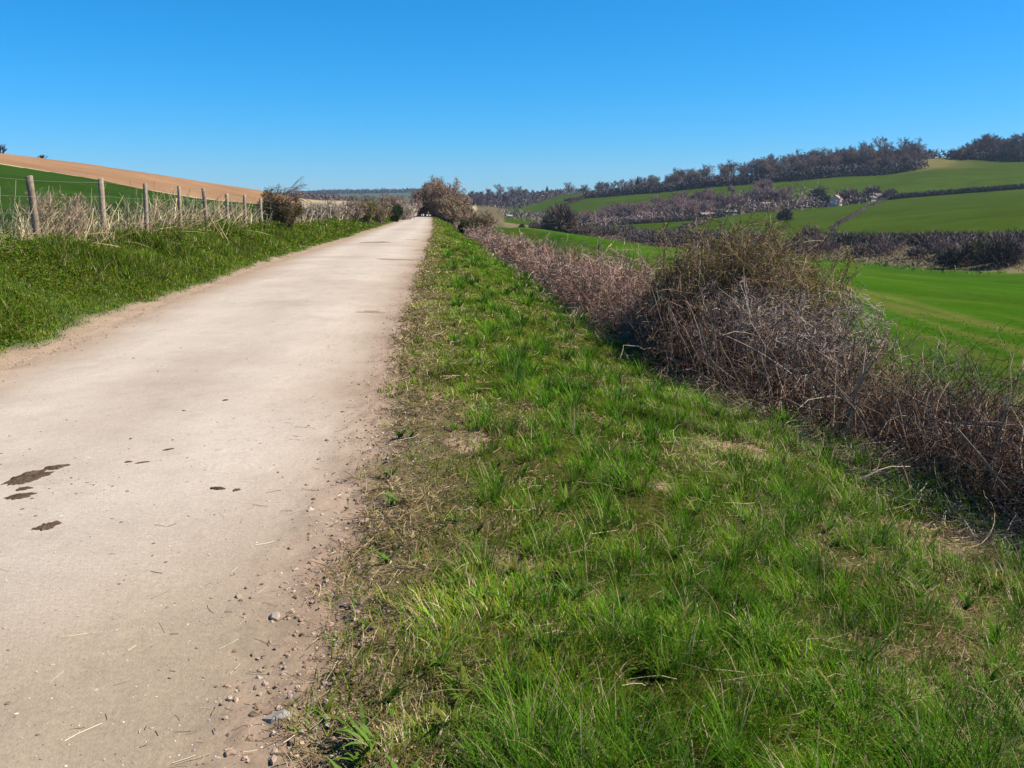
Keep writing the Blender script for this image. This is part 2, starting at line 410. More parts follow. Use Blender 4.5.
# ------------------------------------------------------------------ grass on the right verge
GRY = [(.16,.165,.035),(.13,.155,.03),(.20,.17,.06),(.11,.14,.03)]
STR = [(.42,.33,.19),(.36,.27,.15),(.50,.41,.26),(.30,.22,.13)]
def scatter(n, x0f, x1f, ya, yb, power):
    """points with density ~ Y^-power"""
    u_ = rng.random(n)
    if abs(power-1) < 1e-6: y = ya*(yb/ya)**u_
    else: y = (ya**(1-power)+u_*(yb**(1-power)-ya**(1-power)))**(1/(1-power))
    a, b = x0f(y), x1f(y); x = a+(b-a)*rng.random(n)
    return x, y
bag = Bag()
GR = [(.0850,.1932,.0090),(.1056,.2318,.0116),(.0644,.1571,.0078),(.1352,.2383,.0129),(.0722,.1738,.0129),(.1610,.2383,.0180)]
GRY = [(.1771,.1870,.0197),(.1427,.1771,.0157),(.2165,.1870,.0344),(.1279,.1673,.0157)]
for (n, ya, yb, sg) in ((190000,1.75,7,4),(170000,7,24,2),(80000,24,140,2)):
    x, y = scatter(n, lambda v: XR(v)-.16, lambda v: XB(v)+.25, ya, yb, 1.9 if yb < 8 else 1.8)
    e = mask_at(eR, x, y); b_ = mask_at(bare, x, y)
    ms_ = messy(x, y)
    t = fbm(x*3.1, y*3.1, 71); t2 = fbm(x*.75, y*.5, 72); t3 = fbm(x*8, y*8, 75, 2); dRx = x-XR(y)
    lush = np.clip(sst(.42,.64,t)*.8+sst(.4,1.9,dRx)*.35+(t2-.5)*1.0, 0, 1.3)
    keep = (e > -.08) & (rng.random(n) > b_*.80) & (rng.random(n) < .22+.85*sst(.38,.58,.5*t+.5*t3)+.2*(y>15)) & (rng.random(n) < .25+.75*sst(0,.55,e)) & (rng.random(n) > .55*ms_)
    x, y, lush, dRx, e, t, t2, ms_ = [v_[keep] for v_ in (x, y, lush, dRx, e, t, t2, ms_)]
    lush = lush*(1-.35*ms_)
    m = len(x)
    h = (.018+.072*lush*rng.random(m)**.8+.016*rng.random(m))*np.where(rng.random(m)<.04,1.7,1)*(1+.3*sst(1.2,3.,dRx))
    h = h*(1+.25*sst(10,40,y))
    w = np.maximum((.0024+.0034*rng.random(m)**1.5)*np.where(rng.random(m)<.07,2.1,1), y*(.00085 if yb<8 else .0009))
    yel = (rng.random(m) < .10+.55*np.exp(-(dRx/1.0)**2)+.4*sst(.48,.34,t2)); dry = rng.random(m) < .06+.30*ms_+.12*np.exp(-(dRx/.6)**2)+.16*sst(1.4,3.4,dRx)*sst(.48,.60,t2+.25*(t-.5))
    c = pick(GR, m); c[yel] = pick(GRY, yel.sum()); c[dry] = pick(STR, dry.sum())
    c = c*(.38+1.2*fbm(x*1.6,y*1.6,73,3))[:,None]
    P = np.stack([x, y, zc(x,y)-.006], -1)
    # neighbouring blades lie the same way in whorls, with strays
    azm = fbm(x*2.6,y*2.6,77,2)*14 + rng.normal(size=m)*.9
    ribbons(bag, P, h, w, azm, np.clip(.30+.75*rng.random(m)+.25*(rng.random(m)<.2),0,1.25), c, sg, .65)
# close short turf under the longer blades
for (n, ya, yb) in ((170000,1.75,7),(90000,7,20)):
    x, y = scatter(n, lambda v: XR(v)-.05, lambda v: XB(v)+.2, ya, yb, 1.9); e = mask_at(eR,x,y); b_ = mask_at(bare,x,y); q = fbm(x*2.1,y*2.1,87)
    keep = (e > .0) & (rng.random(n) > np.maximum(b_*.92, .7*messy(x,y))) & (rng.random(n) < .25+.75*sst(.1,.7,e)); x, y, q = x[keep], y[keep], q[keep]; m = len(x)
    c = pick(GR, m, .22); yq = rng.random(m) < .15+.75*sst(.46,.6,q)+.5*np.exp(-((x-XR(y))/.9)**2); c[yq] = pick(GRY, yq.sum()); c *= .85
    ribbons(bag, np.stack([x,y,zc(x,y)-.004],-1), .012+.028*rng.random(m), np.maximum(.0026,y*.00085), rng.random(m)*6.283, .3+.9*rng.random(m), c, 2, .6)
# thatch: short dead bits lying flat between the blades
for (n, ya, yb) in ((70000,1.75,8),(36000,8,40)):
    x, y = scatter(n, lambda v: XR(v)-.12, lambda v: XB(v)+.3, ya, yb, 1.8); e = mask_at(eR,x,y); b_ = mask_at(bare,x,y); q = fbm(x*1.7,y*1.7,79)
    keep = (e > -.1) & (rng.random(n) < .06+.5*sst(.5,.66,q)+b_+.8*messy(x,y)+.25*np.exp(-((x-XR(y))/.5)**2)); x, y = x[keep], y[keep]; m = len(x)
    an = rng.random(m)*6.283; d = unit(np.stack([np.cos(an),np.sin(an),.18+.22*rng.normal(size=m)],-1))
    P = poly(np.stack([x,y,zc(x,y)+.004+.012*rng.random(m)],-1), d, .025+.075*rng.random(m)**2, 2, .2)
    tubes(bag, P, np.repeat(np.maximum(.0011,y*.00035)[:,None],3,1), pick([(.38,.28,.14),(.28,.19,.095),(.20,.13,.065),(.45,.35,.20)], m))
# darker taller tufts
nt_ = 700
tx, ty = scatter(nt_, lambda v: XR(v)+.5, lambda v: XB(v)+.05, 1.9, 30, 1.7)
ok = mask_at(bare, tx, ty) < .3; tx, ty = tx[ok], ty[ok]
per = 46
cx = np.repeat(tx, per); cy = np.repeat(ty, per); m = len(cx)
an = rng.random(m)*2*math.pi; rr_ = np.abs(rng.normal(size=m))*.045
x = cx+np.cos(an)*rr_; y = cy+np.sin(an)*rr_
c = np.repeat(pick([(.0459,.1205,.0069),(.0666,.1550,.0092),(.0895,.1836,.0115)], len(tx)), per, 0)*(1+.15*rng.normal(size=(m,1)))
c[rng.random(m)<.07] = A_([.36,.28,.16])
sc_ = np.repeat(.65+.6*rng.random(len(tx)), per)
ribbons(bag, np.stack([x,y,zc(x,y)-.005],-1), (.09+.15*rng.random(m))*sc_, np.maximum(.0034, cy*.001), an+rng.normal(size=m)*.5, .35+.65*rng.random(m), np.clip(c,.01,.9), 4, .7)
# broad leaved weeds: plantain, dock and dandelion rosettes
nw = 330; wx, wy = scatter(nw, lambda v: XR(v)+.1, lambda v: XB(v)+.1, 1.8, 14, 1.7); per = 9
cx = np.repeat(wx, per); cy = np.repeat(wy, per); m = len(cx); an = rng.random(m)*6.283
ribbons(bag, np.stack([cx,cy,zc(cx,cy)],-1), (.05+.07*rng.random(m))*np.repeat(.6+.7*rng.random(nw),per), (.012+.012*rng.random(m))*np.repeat(.6+.7*rng.random(nw),per), an, .75+.4*rng.random(m), np.repeat(pick([(.06,.13,.012),(.085,.15,.02),(.10,.17,.03),(.13,.14,.03)], nw),per,0), 4, .5)
# fallen straw blades and stalks
x, y = scatter(5200, lambda v: XR(v)-.1, lambda v: XB(v)+.4, 1.8, 22, 1.7); m = len(x)
bb = mask_at(bare, x, y); kp = rng.random(m) < .25+.75*bb+.35*sst(1.5,3.5,x); x, y = x[kp], y[kp]; m = len(x)
an = rng.random(m)*6.283; L_ = .05+.16*rng.random(m)**2
d = np.stack([np.cos(an), np.sin(an), rng.normal(size=m)*.12], -1)
Pp = poly(np.stack([x,y,zc(x,y)+.015+.03*rng.random(m)],-1), unit(d), L_, 3, .18)
Pp[...,2] = np.maximum(Pp[...,2], terr(Pp[...,0],Pp[...,1])+.004)
tubes(bag, Pp, np.repeat(np.maximum(.0013, y*.00035)[:,None],4,1), pick(STR, m))
obj('verge_grass', bag.mesh('verge_grass'), M_grass, kind='stuff', label='rough green verge grass with straw between track and bramble hedge')

# ------------------------------------------------------------------ left bank: grass, herbs, dry stalks
bag = Bag()
for (n, ya, yb) in ((110000,6.5,18),(90000,18,140)):
    x, y = scatter(n, lambda v: XF(v)-.3, lambda v: XL(v)+.08, ya, yb, 1.7)
    e = mask_at(eL, x, y); t = fbm(x*1.4, y*1.1, 81)
    keep = (e > .10) & (rng.random(n) < .08+.92*sst(.1,.55,e)) & (rng.random(n) < .35+.8*sst(.38,.55,fbm(x*2.6,y*2.0,85))); x, y, e, t = x[keep], y[keep], e[keep], t[keep]; m = len(x)
    h = (.03+.15*sst(.1,1.0,e)*(.15+1.3*sst(.35,.65,t))*(.5+rng.random(m)))
    c = pick([(.0686,.1487,.0092),(.0915,.1773,.0114),(.1201,.1830,.0160),(.0572,.1144,.0092),(.1373,.1373,.0252)], m, .25); q = rng.random(m) < .15+.3*np.exp(-(e/.5)**2)+.3*sst(.55,.42,t); c[q] = pick(GRY, q.sum()); q = rng.random(m) < .07; c[q] = pick(STR, q.sum()); c = c*(.6+.75*fbm(x*1.3,y*1.0,86))[:,None]
    ribbons(bag, np.stack([x,y,zc(x,y)-.01],-1), h, np.maximum(.005, y*.001), rng.random(m)*6.283, .3+.7*rng.random(m), c, 3 if ya < 10 else 2, .6)
x, y = scatter(110000, lambda v: XF(v)-.3, lambda v: XL(v)+.05, 6.5, 45, 1.7); e = mask_at(eL,x,y)
keep = (e > .16) & (rng.random(len(x)) < .15+.85*sst(.16,.5,e)); x, y = x[keep], y[keep]; m = len(x)
c = pick([(.0715,.1560,.0091),(.0975,.1820,.0117),(.1300,.1950,.0182),(.1820,.1885,.0325)], m, .25)*(.65+.7*fbm(x*1.3,y*1.0,86))[:,None]
ribbons(bag, np.stack([x,y,zc(x,y)-.006],-1), .025+.05*rng.random(m), np.maximum(.005,y*.0010), rng.random(m)*6.283, .3+.9*rng.random(m), c, 2, .6)
# leafy herbs (nettles, goosegrass) upper bank
x, y = scatter(60000, lambda v: XF(v)-.35, lambda v: XL(v)-.35, 6.5, 60, 1.6); m = len(x)
t = fbm(x*1.1, y*.8, 83); e = (XL(y)-x)/(XL(y)-XF(y)); keep = (e > .12) & (rng.random(m) < sst(.42,.6,t+.25*(e-.5))); x, y, e, t = x[keep], y[keep], e[keep], t[keep]; m = len(x)
hh = rng.random(m)*(.12+.25*sst(.4,.6,t)*sst(.3,.9,e))
leaves(bag, np.stack([x,y,zc(x,y)+hh],-1), np.maximum(.035, y*.0024)*(.7+.6*rng.random(m)), pick([(.0572,.1201,.0080),(.0801,.1430,.0092),(.1087,.1602,.0137),(.0915,.1087,.0137),(.1144,.0915,.0286)], m, .25), .6)
obj('bank_grass', bag.mesh('bank_grass'), M_grass, kind='stuff', label='lush green grass and nettles on the bank below the post fence')

bag = Bag()
# pale dead stalks along the fence
n = 5200
y = 7*(120/7)**rng.random(n); x = XF(y)+rng.normal(size=n)*.30-.30+.5*(rng.random(n)<.06)
dens = fbm(x*.7, y*.55, 91); keep = (rng.random(n) < .10+.9*sst(.40,.62,dens)) ; x, y = x[keep], y[keep]; m = len(x)
far_ = sst(25,50,y)
L_ = (.28+.85*rng.random(m)**1.3)*(.75+.5*fbm(x*.5,y*.4,92))*(1-.15*far_)
d = unit(np.stack([rng.normal(size=m)*.35+.1, rng.normal(size=m)*.35, np.ones(m)], -1))
flat = rng.random(m) < .12; d[flat] = unit(np.stack([rng.normal(size=flat.sum())+.6, rng.normal(size=flat.sum()), .35*np.ones(flat.sum())],-1))
P = poly(np.stack([x,y,terr(x,y)],-1), d, L_, 5, .10, .05)
tubes(bag, P, np.maximum(.003, y*.00040)[:,None]*np.linspace(1,.5,6)[None,:], pick([(.5950,.4590,.2550),(.4930,.3655,.1955),(.6630,.5440,.3400),(.3740,.2720,.1530)], m))
# dead grass blades
n = 9000; y = 7*(130/7)**rng.random(n); x = XF(y)+rng.normal(size=n)*.32-.42
dens = fbm(x*.7, y*.55, 91); keep = rng.random(n) < .2+.9*sst(.38,.62,dens); x, y = x[keep], y[keep]; m = len(x)
ribbons(bag, np.stack([x,y,terr(x,y)],-1), .12+.36*rng.random(m)**1.6, np.maximum(.006, y*.0008), rng.random(m)*6.283, .3+.8*rng.random(m), pick([(.5950,.4590,.2550),(.4930,.3655,.1955),(.3910,.2805,.1530),(.6290,.5100,.3145)], m), 3, .7, .15)
obj('dry_grass', bag.mesh('dry_grass'), M_straw, kind='stuff', label='pale dead grass stalks tangled along the post and wire fence')

# grass of the left field edge
bag = Bag()
x, y = scatter(26000, lambda v: XF(v)-7, lambda v: XF(v)-.4, 8, 70, 1.2); m = len(x)
ribbons(bag, np.stack([x,y,terr(x,y)-.02],-1), .10+.2*rng.random(m), np.maximum(.008,y*.0012), rng.random(m)*6.283, .3+.6*rng.random(m), pick([(.035,.085,.016),(.045,.10,.02),(.06,.11,.025),(.30,.25,.15)], m), 2)
obj('field_grass', bag.mesh('field_grass'), M_grass, kind='stuff', label='dark green grass of the left field behind the post fence')
# young crop of the right hand field
bag = Bag()
n = 110000
r_ = 9*(150/9)**rng.random(n); a_ = rad(5)+rng.random(n)*rad(37); x, y = np.sin(a_)*r_, np.cos(a_)*r_
t = sst(.50,.62, fbm((x-.12*y)/2.2, y/16, 51))*np.exp(-((x-.30*y-7.5)/5.0)**2)
keep = (x > XB(y)+2.2) & (r_ < np.interp(a_, _az, _fr[:,0])-3) & (rng.random(n) < sst(34,14,r_)) & (rng.random(n) > t*.8); x, y, r_ = x[keep], y[keep], r_[keep]; m = len(x)
ribbons(bag, np.stack([x,y,terr(x,y)-.02],-1), (.035+.05*rng.random(m))*(1+r_/160), np.maximum(.006,r_*.0010), rng.random(m)*6.283, .3+.7*rng.random(m), pick([(.0382,.0892,.0059),(.0459,.0978,.0068),(.0544,.0952,.0085),(.0340,.0782,.0059)], m, .1), 2)
obj('young_crop', bag.mesh('young_crop'), M_grass, kind='stuff', label='bright green young crop in the sloping field beyond the bramble hedge')

# ------------------------------------------------------------------ gravel, straw litter, stones, mud
def stone_mesh(n_, size, seed, squash=.55):
    r = np.random.default_rng(seed)
    t = (1+5**.5)/2
    v = A_([(-1,t,0),(1,t,0),(-1,-t,0),(1,-t,0),(0,-1,t),(0,1,t),(0,-1,-t),(0,1,-t),(t,0,-1),(t,0,1),(-t,0,-1),(-t,0,1)])/1.9
    f = A_([(0,11,5),(0,5,1),(0,1,7),(0,7,10),(0,10,11),(1,5,9),(5,11,4),(11,10,2),(10,7,6),(7,1,8),(3,9,4),(3,4,2),(3,2,6),(3,6,8),(3,8,9),(4,9,5),(2,4,11),(6,2,10),(8,6,7),(9,8,1)])
    return v, f
sv, sf = stone_mesh(1,1,1)
def stones(bag, P, s, C, squash=.55):
    N = len(P); k_ = len(sv)
    V = np.broadcast_to(sv, (N,k_,3))*(1+.22*rng.normal(size=(N,k_,1)))
    V = V*A_([1,1,squash])*np.stack([.8+.5*rng.random(N), .7+.4*rng.random(N), np.ones(N)],-1)[:,None,:]
    a = rng.random(N)*6.283; ca, sa = np.cos(a)[:,None], np.sin(a)[:,None]
    V = np.stack([V[...,0]*ca-V[...,1]*sa, V[...,0]*sa+V[...,1]*ca, V[...,2]],-1)*s[:,None,None]+P[:,None,:]
    bag.add(V.reshape(-1,3), T=(np.arange(N)[:,None,None]*k_+sf[None]).reshape(-1,3), C=np.repeat(C,k_,0))
bag = Bag()
n = 5200
x, y = scatter(n, lambda v: XL(v), lambda v: XR(v)+.2, 1.6, 16, 1.7)
s = .0022+.0035*rng.random(n)**3
stones(bag, np.stack([x,y,zc(x,y)+s*.1],-1), s, pick([(.36,.30,.24),(.30,.24,.19),(.42,.36,.29),(.22,.17,.13)], n))
n = 900
x, y = scatter(n, lambda v: XL(v)+.1, lambda v: XR(v)-.05, 1.7, 14, 1.5); s = .003+.010*rng.random(n)**4
stones(bag, np.stack([x,y,zc(x,y)+s*.05],-1), s, pick([(.16,.12,.09),(.22,.17,.13),(.36,.30,.25),(.12,.09,.07)], n), .4)
for (cx_, cy_, k_, sp_) in ((-2.98,5.0,90,.20),(-2.72,4.35,30,.09),(-2.0,4.75,24,.12)):
    x = cx_+rng.normal(size=k_)*sp_; y = cy_+rng.normal(size=k_)*sp_; s = .003+.006*rng.random(k_)**2
    stones(bag, np.stack([x,y,zc(x,y)+s*.1],-1), s, pick([(.10,.07,.05),(.14,.10,.07)], k_), .4)
n = 9500; y = 1.6*(24/1.6)**rng.random(n); sd = rng.random(n) < .72
x = np.where(sd, XR(y)+.02+rng.normal(size=n)*.17, XL(y)-.05+rng.normal(size=n)*.13)
s = (.003+.011*rng.random(n)**3.5)
stones(bag, np.stack([x,y,zc(x,y)+s*.15],-1), s, pick([(.23,.16,.11),(.28,.20,.145),(.18,.12,.08),(.33,.25,.19)], n, .12), .7)
obj('loose_gravel', bag.mesh('loose_gravel'), M_stone, kind='stuff', label='grit and crumbled soil clods along the edges of the track')
bag = Bag()
n = 380; y = 1.7*(14/1.7)**rng.random(n); x = XR(y)-np.abs(rng.normal(size=n))*.55+.12
an = rng.random(n)*6.283
P = poly(np.stack([x,y,zc(x,y)+.004],-1), np.stack([np.cos(an),np.sin(an),np.zeros(n)],-1), .02+.11*rng.random(n)**3, 3, .15)
P[...,2] = terr(P[...,0],P[...,1])+.0022+.02*np.exp(-((P[...,0]-XR(P[...,1]))/.25)**2)
tubes(bag, P, np.repeat((.0008+.0008*rng.random(n))[:,None],4,1), pick([(.55,.46,.33),(.45,.35,.22),(.25,.18,.12)], n))
obj('straw_litter', bag.mesh('straw_litter'), M_straw, kind='stuff', label='scattered bits of straw and twig on the track edge')

def onground(px, py):
    v = ray(px, py); t = .5
    for _ in range(4000):
        p = A_([0,0,H])+v*t
        if p[2] < float(terr(p[0],p[1])): break
        t *= 1.002
    return p
def lone_stone(px, py, s, c, label):
    p = onground(px, py); b = Bag(); stones(b, np.zeros((1,3)), A_([s]), A_([c]), .6)
    o = obj('stone', b.mesh('stone'), M_stone, label=label, category='stone'); o.location = (p[0],p[1],float(zc(p[0],p[1]))+s*.2)
lone_stone(310,513,.022,(.40,.34,.28),'small whitish stone on the track edge, farthest of the three stones')
lone_stone(275,617,.026,(.38,.31,.235),'flat buff stone half bedded in the dusty track edge')
lone_stone(278,722,.032,(.25,.225,.195),'grey stone at the bottom of the photo beside the track edge')
def mud(pa, pb, b_, label, seed, h=.012):
    A0, B0 = onground(*pa), onground(*pb); p = (A0+B0)/2; r = np.random.default_rng(seed)
    a = float(np.hypot(*(B0-A0)[:2]))/2; rot = math.atan2(B0[1]-A0[1], B0[0]-A0[0])
    nr_, nt2 = 12, 90; V = [(0,0,h)]; th = np.linspace(0,2*math.pi,nt2,endpoint=False)
    rim = .34+1.3*fbm(np.cos(th)*2.6+seed*3, np.sin(th)*2.6, seed, 5)+.12*(r.random(nt2)-.5)
    for i in range(1,nr_+1):
        f = i/nr_; hh = h*(1-f**4)*(.2+1.5*fbm(np.cos(th)*f*5+seed, np.sin(th)*f*3, seed+9, 4))
        for j in range(nt2): V.append((a*f*rim[j]*math.cos(th[j]), b_*f*rim[j]*math.sin(th[j]), hh[j] if i<nr_ else -.004))
    T = [(0,1+j,1+(j+1)%nt2) for j in range(nt2)]
    Qd = [(1+i*nt2+j, 1+(i+1)*nt2+j, 1+(i+1)*nt2+(j+1)%nt2, 1+i*nt2+(j+1)%nt2) for i in range(nr_-1) for j in range(nt2)]
    V = A_(V); cs, sn = math.cos(rot), math.sin(rot); V = np.stack([V[:,0]*cs-V[:,1]*sn, V[:,0]*sn+V[:,1]*cs, V[:,2]],-1)
    V[:,2] += terr(V[:,0]+p[0], V[:,1]+p[1])
    V[:,2] -= float(terr(p[0],p[1]))
    cc = A_([.075,.050,.033])*(.45+1.1*fbm(V[:,0]*22,V[:,1]*22,seed,4))[:,None]
    o = obj('mud_patch', make_mesh('mud_patch', V, [A_(T),A_(Qd)], cc, True), M_mud, label=label, category='mud patch'); o.location = (p[0],p[1],float(zc(p[0],p[1])))
mud((4,485),(50,471),.085,'long dark trodden dung patch at the left edge of the photo, largest on the track',1,.016)
mud((43,470),(70,465),.040,'dark dung tail trailing off the right end of the largest patch',7,.012)
mud((5,500),(35,493),.045,'faint dark dung smear just below the largest patch',2,.008)
mud((14,491),(31,488),.020,'small dark dung lump between the largest patch and the smear',12,.010)
mud((35,531),(61,524),.034,'small dark brown mud blob lowest on the track, by itself',3,.013)
mud((211,489),(225,489),.018,'dark mud speck in the middle of the track, larger of a close pair',4,.010)
mud((232,491),(241,489),.011,'tiny dark mud speck, right hand one of a close pair',5,.008)
mud((124,463),(132,462),.010,'tiny dark mud speck above and right of the largest dung patch',6,.007)
mud((136,464),(150,462),.010,'thin dark mud fleck halfway between the large dung patch and the close pair of specks',8,.006)
mud((163,451),(174,449),.012,'thin brown fleck above the close pair of specks, towards the left',9,.006)
mud((222,401),(229,400),.012,'tiny dark fleck highest up the near part of the track',10,.007)

# ------------------------------------------------------------------ post and wire fence
fpx = [(35,1.12),(102,1.14),(145,1.12),(179,1.12),(206,1.12),(226,1.10),(244,1.10),(261,1.10),(274,1.10),(288,1.1),(302,1.12),(311,1.15),(320,1.12)]
fence = thing('wire_fence', (-6.3,14.4,.8), 'weathered wooden post and wire fence along the top of the left bank', 'fence')
posts = []
fpts = []
def fence_post(x, y, h, tilt, seed):
    r = np.random.default_rng(seed); b = Bag(); z = float(terr(x,y))
    ns = 14; zs = A_([-.25,0,.2,.45,.7,.9,1.05,1.0])
    zs = np.concatenate([np.linspace(-.3, h-.012, 7), [h]])
    R0 = .044*(.82+.36*r.random())
    th = np.arange(ns)/ns*2*math.pi; rim = 1+.07*r.normal(size=ns)
    V = []
    for i, zz in enumerate(zs):
        f = R0*(1.05-.05*zz)*(1 if i < len(zs)-1 else .86)
        V += [(f*rim[j]*math.cos(th[j])*(1+.03*r.normal())+tilt[0]*zz, f*rim[j]*math.sin(th[j])+tilt[1]*zz, zz+(0.012*math.cos(th[j]+seed) if i>=len(zs)-2 else 0)) for j in range(ns)]
    V.append((tilt[0]*h, tilt[1]*h, h+.004)); nV = len(V)-1
    Qd = [(i*ns+j, i*ns+(j+1)%ns, (i+1)*ns+(j+1)%ns, (i+1)*ns+j) for i in range(len(zs)-1) for j in range(ns)]
    k_ = (len(zs)-1)*ns; T = [(k_+j, k_+(j+1)%ns, nV) for j in range(ns)]
    V = A_(V)+A_([x,y,z])
    col = A_([.30,.23,.165])*(1 if seed%4 else .75)*(.8+.4*r.random((len(V),1)))
    low = sst(.45,.0,V[:,2]-z)[:,None]; col = col*(1-.45*low)+A_([.27,.15,.085])*.45*low
    b.add(V, A_(T), A_(Qd), col)
    o = obj('fence_post', b.mesh('fence_post', True, fence.location), M_wood, fence)
    return (x,y,z,h,tilt)
for i, (px, h) in enumerate(fpx):
    X_ = -6.3 if px < 290 else -6.38; a = az_of(px, 210); yy = X_/math.tan(a)
    fpts.append(fence_post(X_, yy, h, (random.uniform(-.03,.05), random.uniform(-.03,.03)) if i else (-.03,.0), 100+i))
y0 = fpts[0][1]
for j in range(1,4): fpts.insert(0, fence_post(-6.33, y0-2.7*j, 1.12, (0,0), 140+j))
y1 = fpts[-1][1]
for j in range(1,9): fpts.append(fence_post(XF(y1+5*j)-.05, y1+5*j, 1.1, (0,0), 150+j))
for f in (.94,.72,.50,.28):
    b = Bag(); pts = []
    for a, c in zip(fpts[:-1], fpts[1:]):
        pa = A_([a[0]+a[4][0]*a[3]*f+.066, a[1], a[2]+a[3]*f]); pb = A_([c[0]+c[4][0]*c[3]*f+.066, c[1], c[2]+c[3]*f])
        for t in (0,.25,.5,.75): q = pa*(1-t)+pb*t; q[2] -= .012*4*t*(1-t); pts.append(q)
    P = A_(pts)[None]; R = np.maximum(.0012, P[0,:,1]*.00008)[None]
    tubes(b, P, R, A_([[.36,.36,.35]]))
    obj('wire', b.mesh('wire', False, fence.location), M_wire, fence)

# ------------------------------------------------------------------ twiggy shrubs and trees
BARE = [(.15,.105,.085),(.12,.085,.07),(.19,.14,.115),(.10,.075,.065)]
DARK = [(.075,.060,.058),(.095,.075,.07),(.06,.05,.05)]
def shrub(name, loc, label, cat, w, h, stems, cols, twr, leafcol=None, nleaf=0, leafsz=.03, per=(6,6,5), lean=(0,0), spread=.75, depth=None, group=None, up=.1, single=False, droop=0.0):
    """multi-stemmed shrub built from branching tubes; w = half width"""
    dp = depth or w
    base = np.zeros((stems,3)); a = rng.random(stems)*6.283; rr2 = np.sqrt(rng.random(stems))
    base[:,0] = np.cos(a)*rr2*w*.45; base[:,1] = np.sin(a)*rr2*dp*.45; base[:,2] = -.15
    d = unit(np.stack([base[:,0]/w*1.1+lean[0]+rng.normal(size=stems)*.22, base[:,1]/dp*1.1+lean[1]+rng.normal(size=stems)*.22, np.ones(stems)],-1))
    L_ = h*(.55+.35*rng.random(stems))
    P0 = poly(base, d, L_, 5, .10); R0 = (twr*4.0)*(.7+.6*rng.random(stems))[:,None]*np.linspace(1,.45,6)[None]
    lv = [(P0,R0)]; P, R = P0, R0
    for i, p in enumerate(per):
        P, R = children(P, R, p, .55, spread, 4 if i < 2 else 3, .16, .6, .2, up, droop); R = np.maximum(R, twr*(.55 if i==len(per)-1 else .8)); lv.append((P,R))
    b = Bag(); bt = Bag(); cz = h*.46
    for i, (P, R) in enumerate(lv):
        wz = np.clip(.55+.45*P[...,2]/cz, .5, 1)
        q = np.stack([(P[...,0]-lean[0]*P[...,2])/w/wz, P[...,1]/dp/wz, np.where(P[...,2] > cz, (P[...,2]-cz)/(h*.54), (P[...,2]-cz)/(h*.9))],-1)
        rho = np.linalg.norm(q,axis=-1); lim = .62+.75*fbm(np.arctan2(q[...,1],q[...,0])*1.6+loc[0], q[...,2]*1.8+loc[1], 111, 3)
        f = np.where(rho > lim, (lim+.35*(rho-lim))/np.maximum(rho,1e-6), 1.0)[...,None]
        P[...] = (P-A_([0,0,cz]))*f+A_([0,0,cz])
    for i, (P, R) in enumerate(lv):
        tubes(bt if i < 2 else b, P, R, pick(cols, len(P)))
    t = thing(name, loc, label, cat, group)
    if single:
        b.V += []; t2 = Bag()
    obj('stem', bt.mesh('stem'), M_twig, t)
    obj('twig', b.mesh('twig'), M_twig, t)
    if leafcol:
        bl = Bag(); Pt = lv[-1][0].reshape(-1,3); q = Pt[rng.integers(0,len(Pt),nleaf)]+rng.normal(size=(nleaf,3))*leafsz
        leaves(bl, q, leafsz*(.6+.8*rng.random(nleaf)), pick(leafcol, nleaf), .3)
        obj('leaf', bl.mesh('leaf'), M_leaf, t, kind='stuff')
    return t
def at(px, r, dx=0): return gpt(px, r)
# dead scrub between the first two posts
p = Vector((-6.45, 15.6, float(terr(-6.45,15.6))))
shrub('dead_bush', p, 'grey brown dead twiggy scrub between the first two fence posts', 'bush', .55, .95, 16, [(.40,.29,.19),(.48,.36,.25),(.30,.21,.14)], .0035, per=(5,5,4), spread=.55, up=.25)
# dark hawthorn leaning with the wind
p = gpt(284, 35.0); p.x = -6.15; p.z = float(terr(p.x, p.y))
t = shrub('hawthorn_bush', p, 'dark windswept hawthorn bush standing in the fence line at the left of the track', 'bush', .68, 1.75, 17, [(.14,.10,.07),(.18,.125,.085),(.10,.07,.052)], .008, [(.09,.105,.022),(.12,.10,.03),(.14,.085,.04)], 3200, .055, per=(7,6,5), lean=(.10,.0), spread=1.0, up=-.08)
b = Bag(); n = 26
P0 = poly(np.stack([.05+.35*rng.random(n), rng.normal(size=n)*.25, .95+.45*rng.random(n)],-1), unit(np.stack([1+0*rng.random(n), rng.normal(size=n)*.25, .55+.35*rng.normal(size=n)],-1)), .5+.55*rng.random(n), 7, .12, .08)
R0 = np.repeat(np.linspace(.011,.006,8)[None],n,0); tubes(b, P0, R0, pick(BARE,n))
P1, R1 = children(P0, R0, 4, .4, .6, 3, .15); tubes(b, P1, np.maximum(R1,.005), pick(BARE,len(P1)))
obj('windblown_branch', b.mesh('windblown_branch'), M_twig, t)
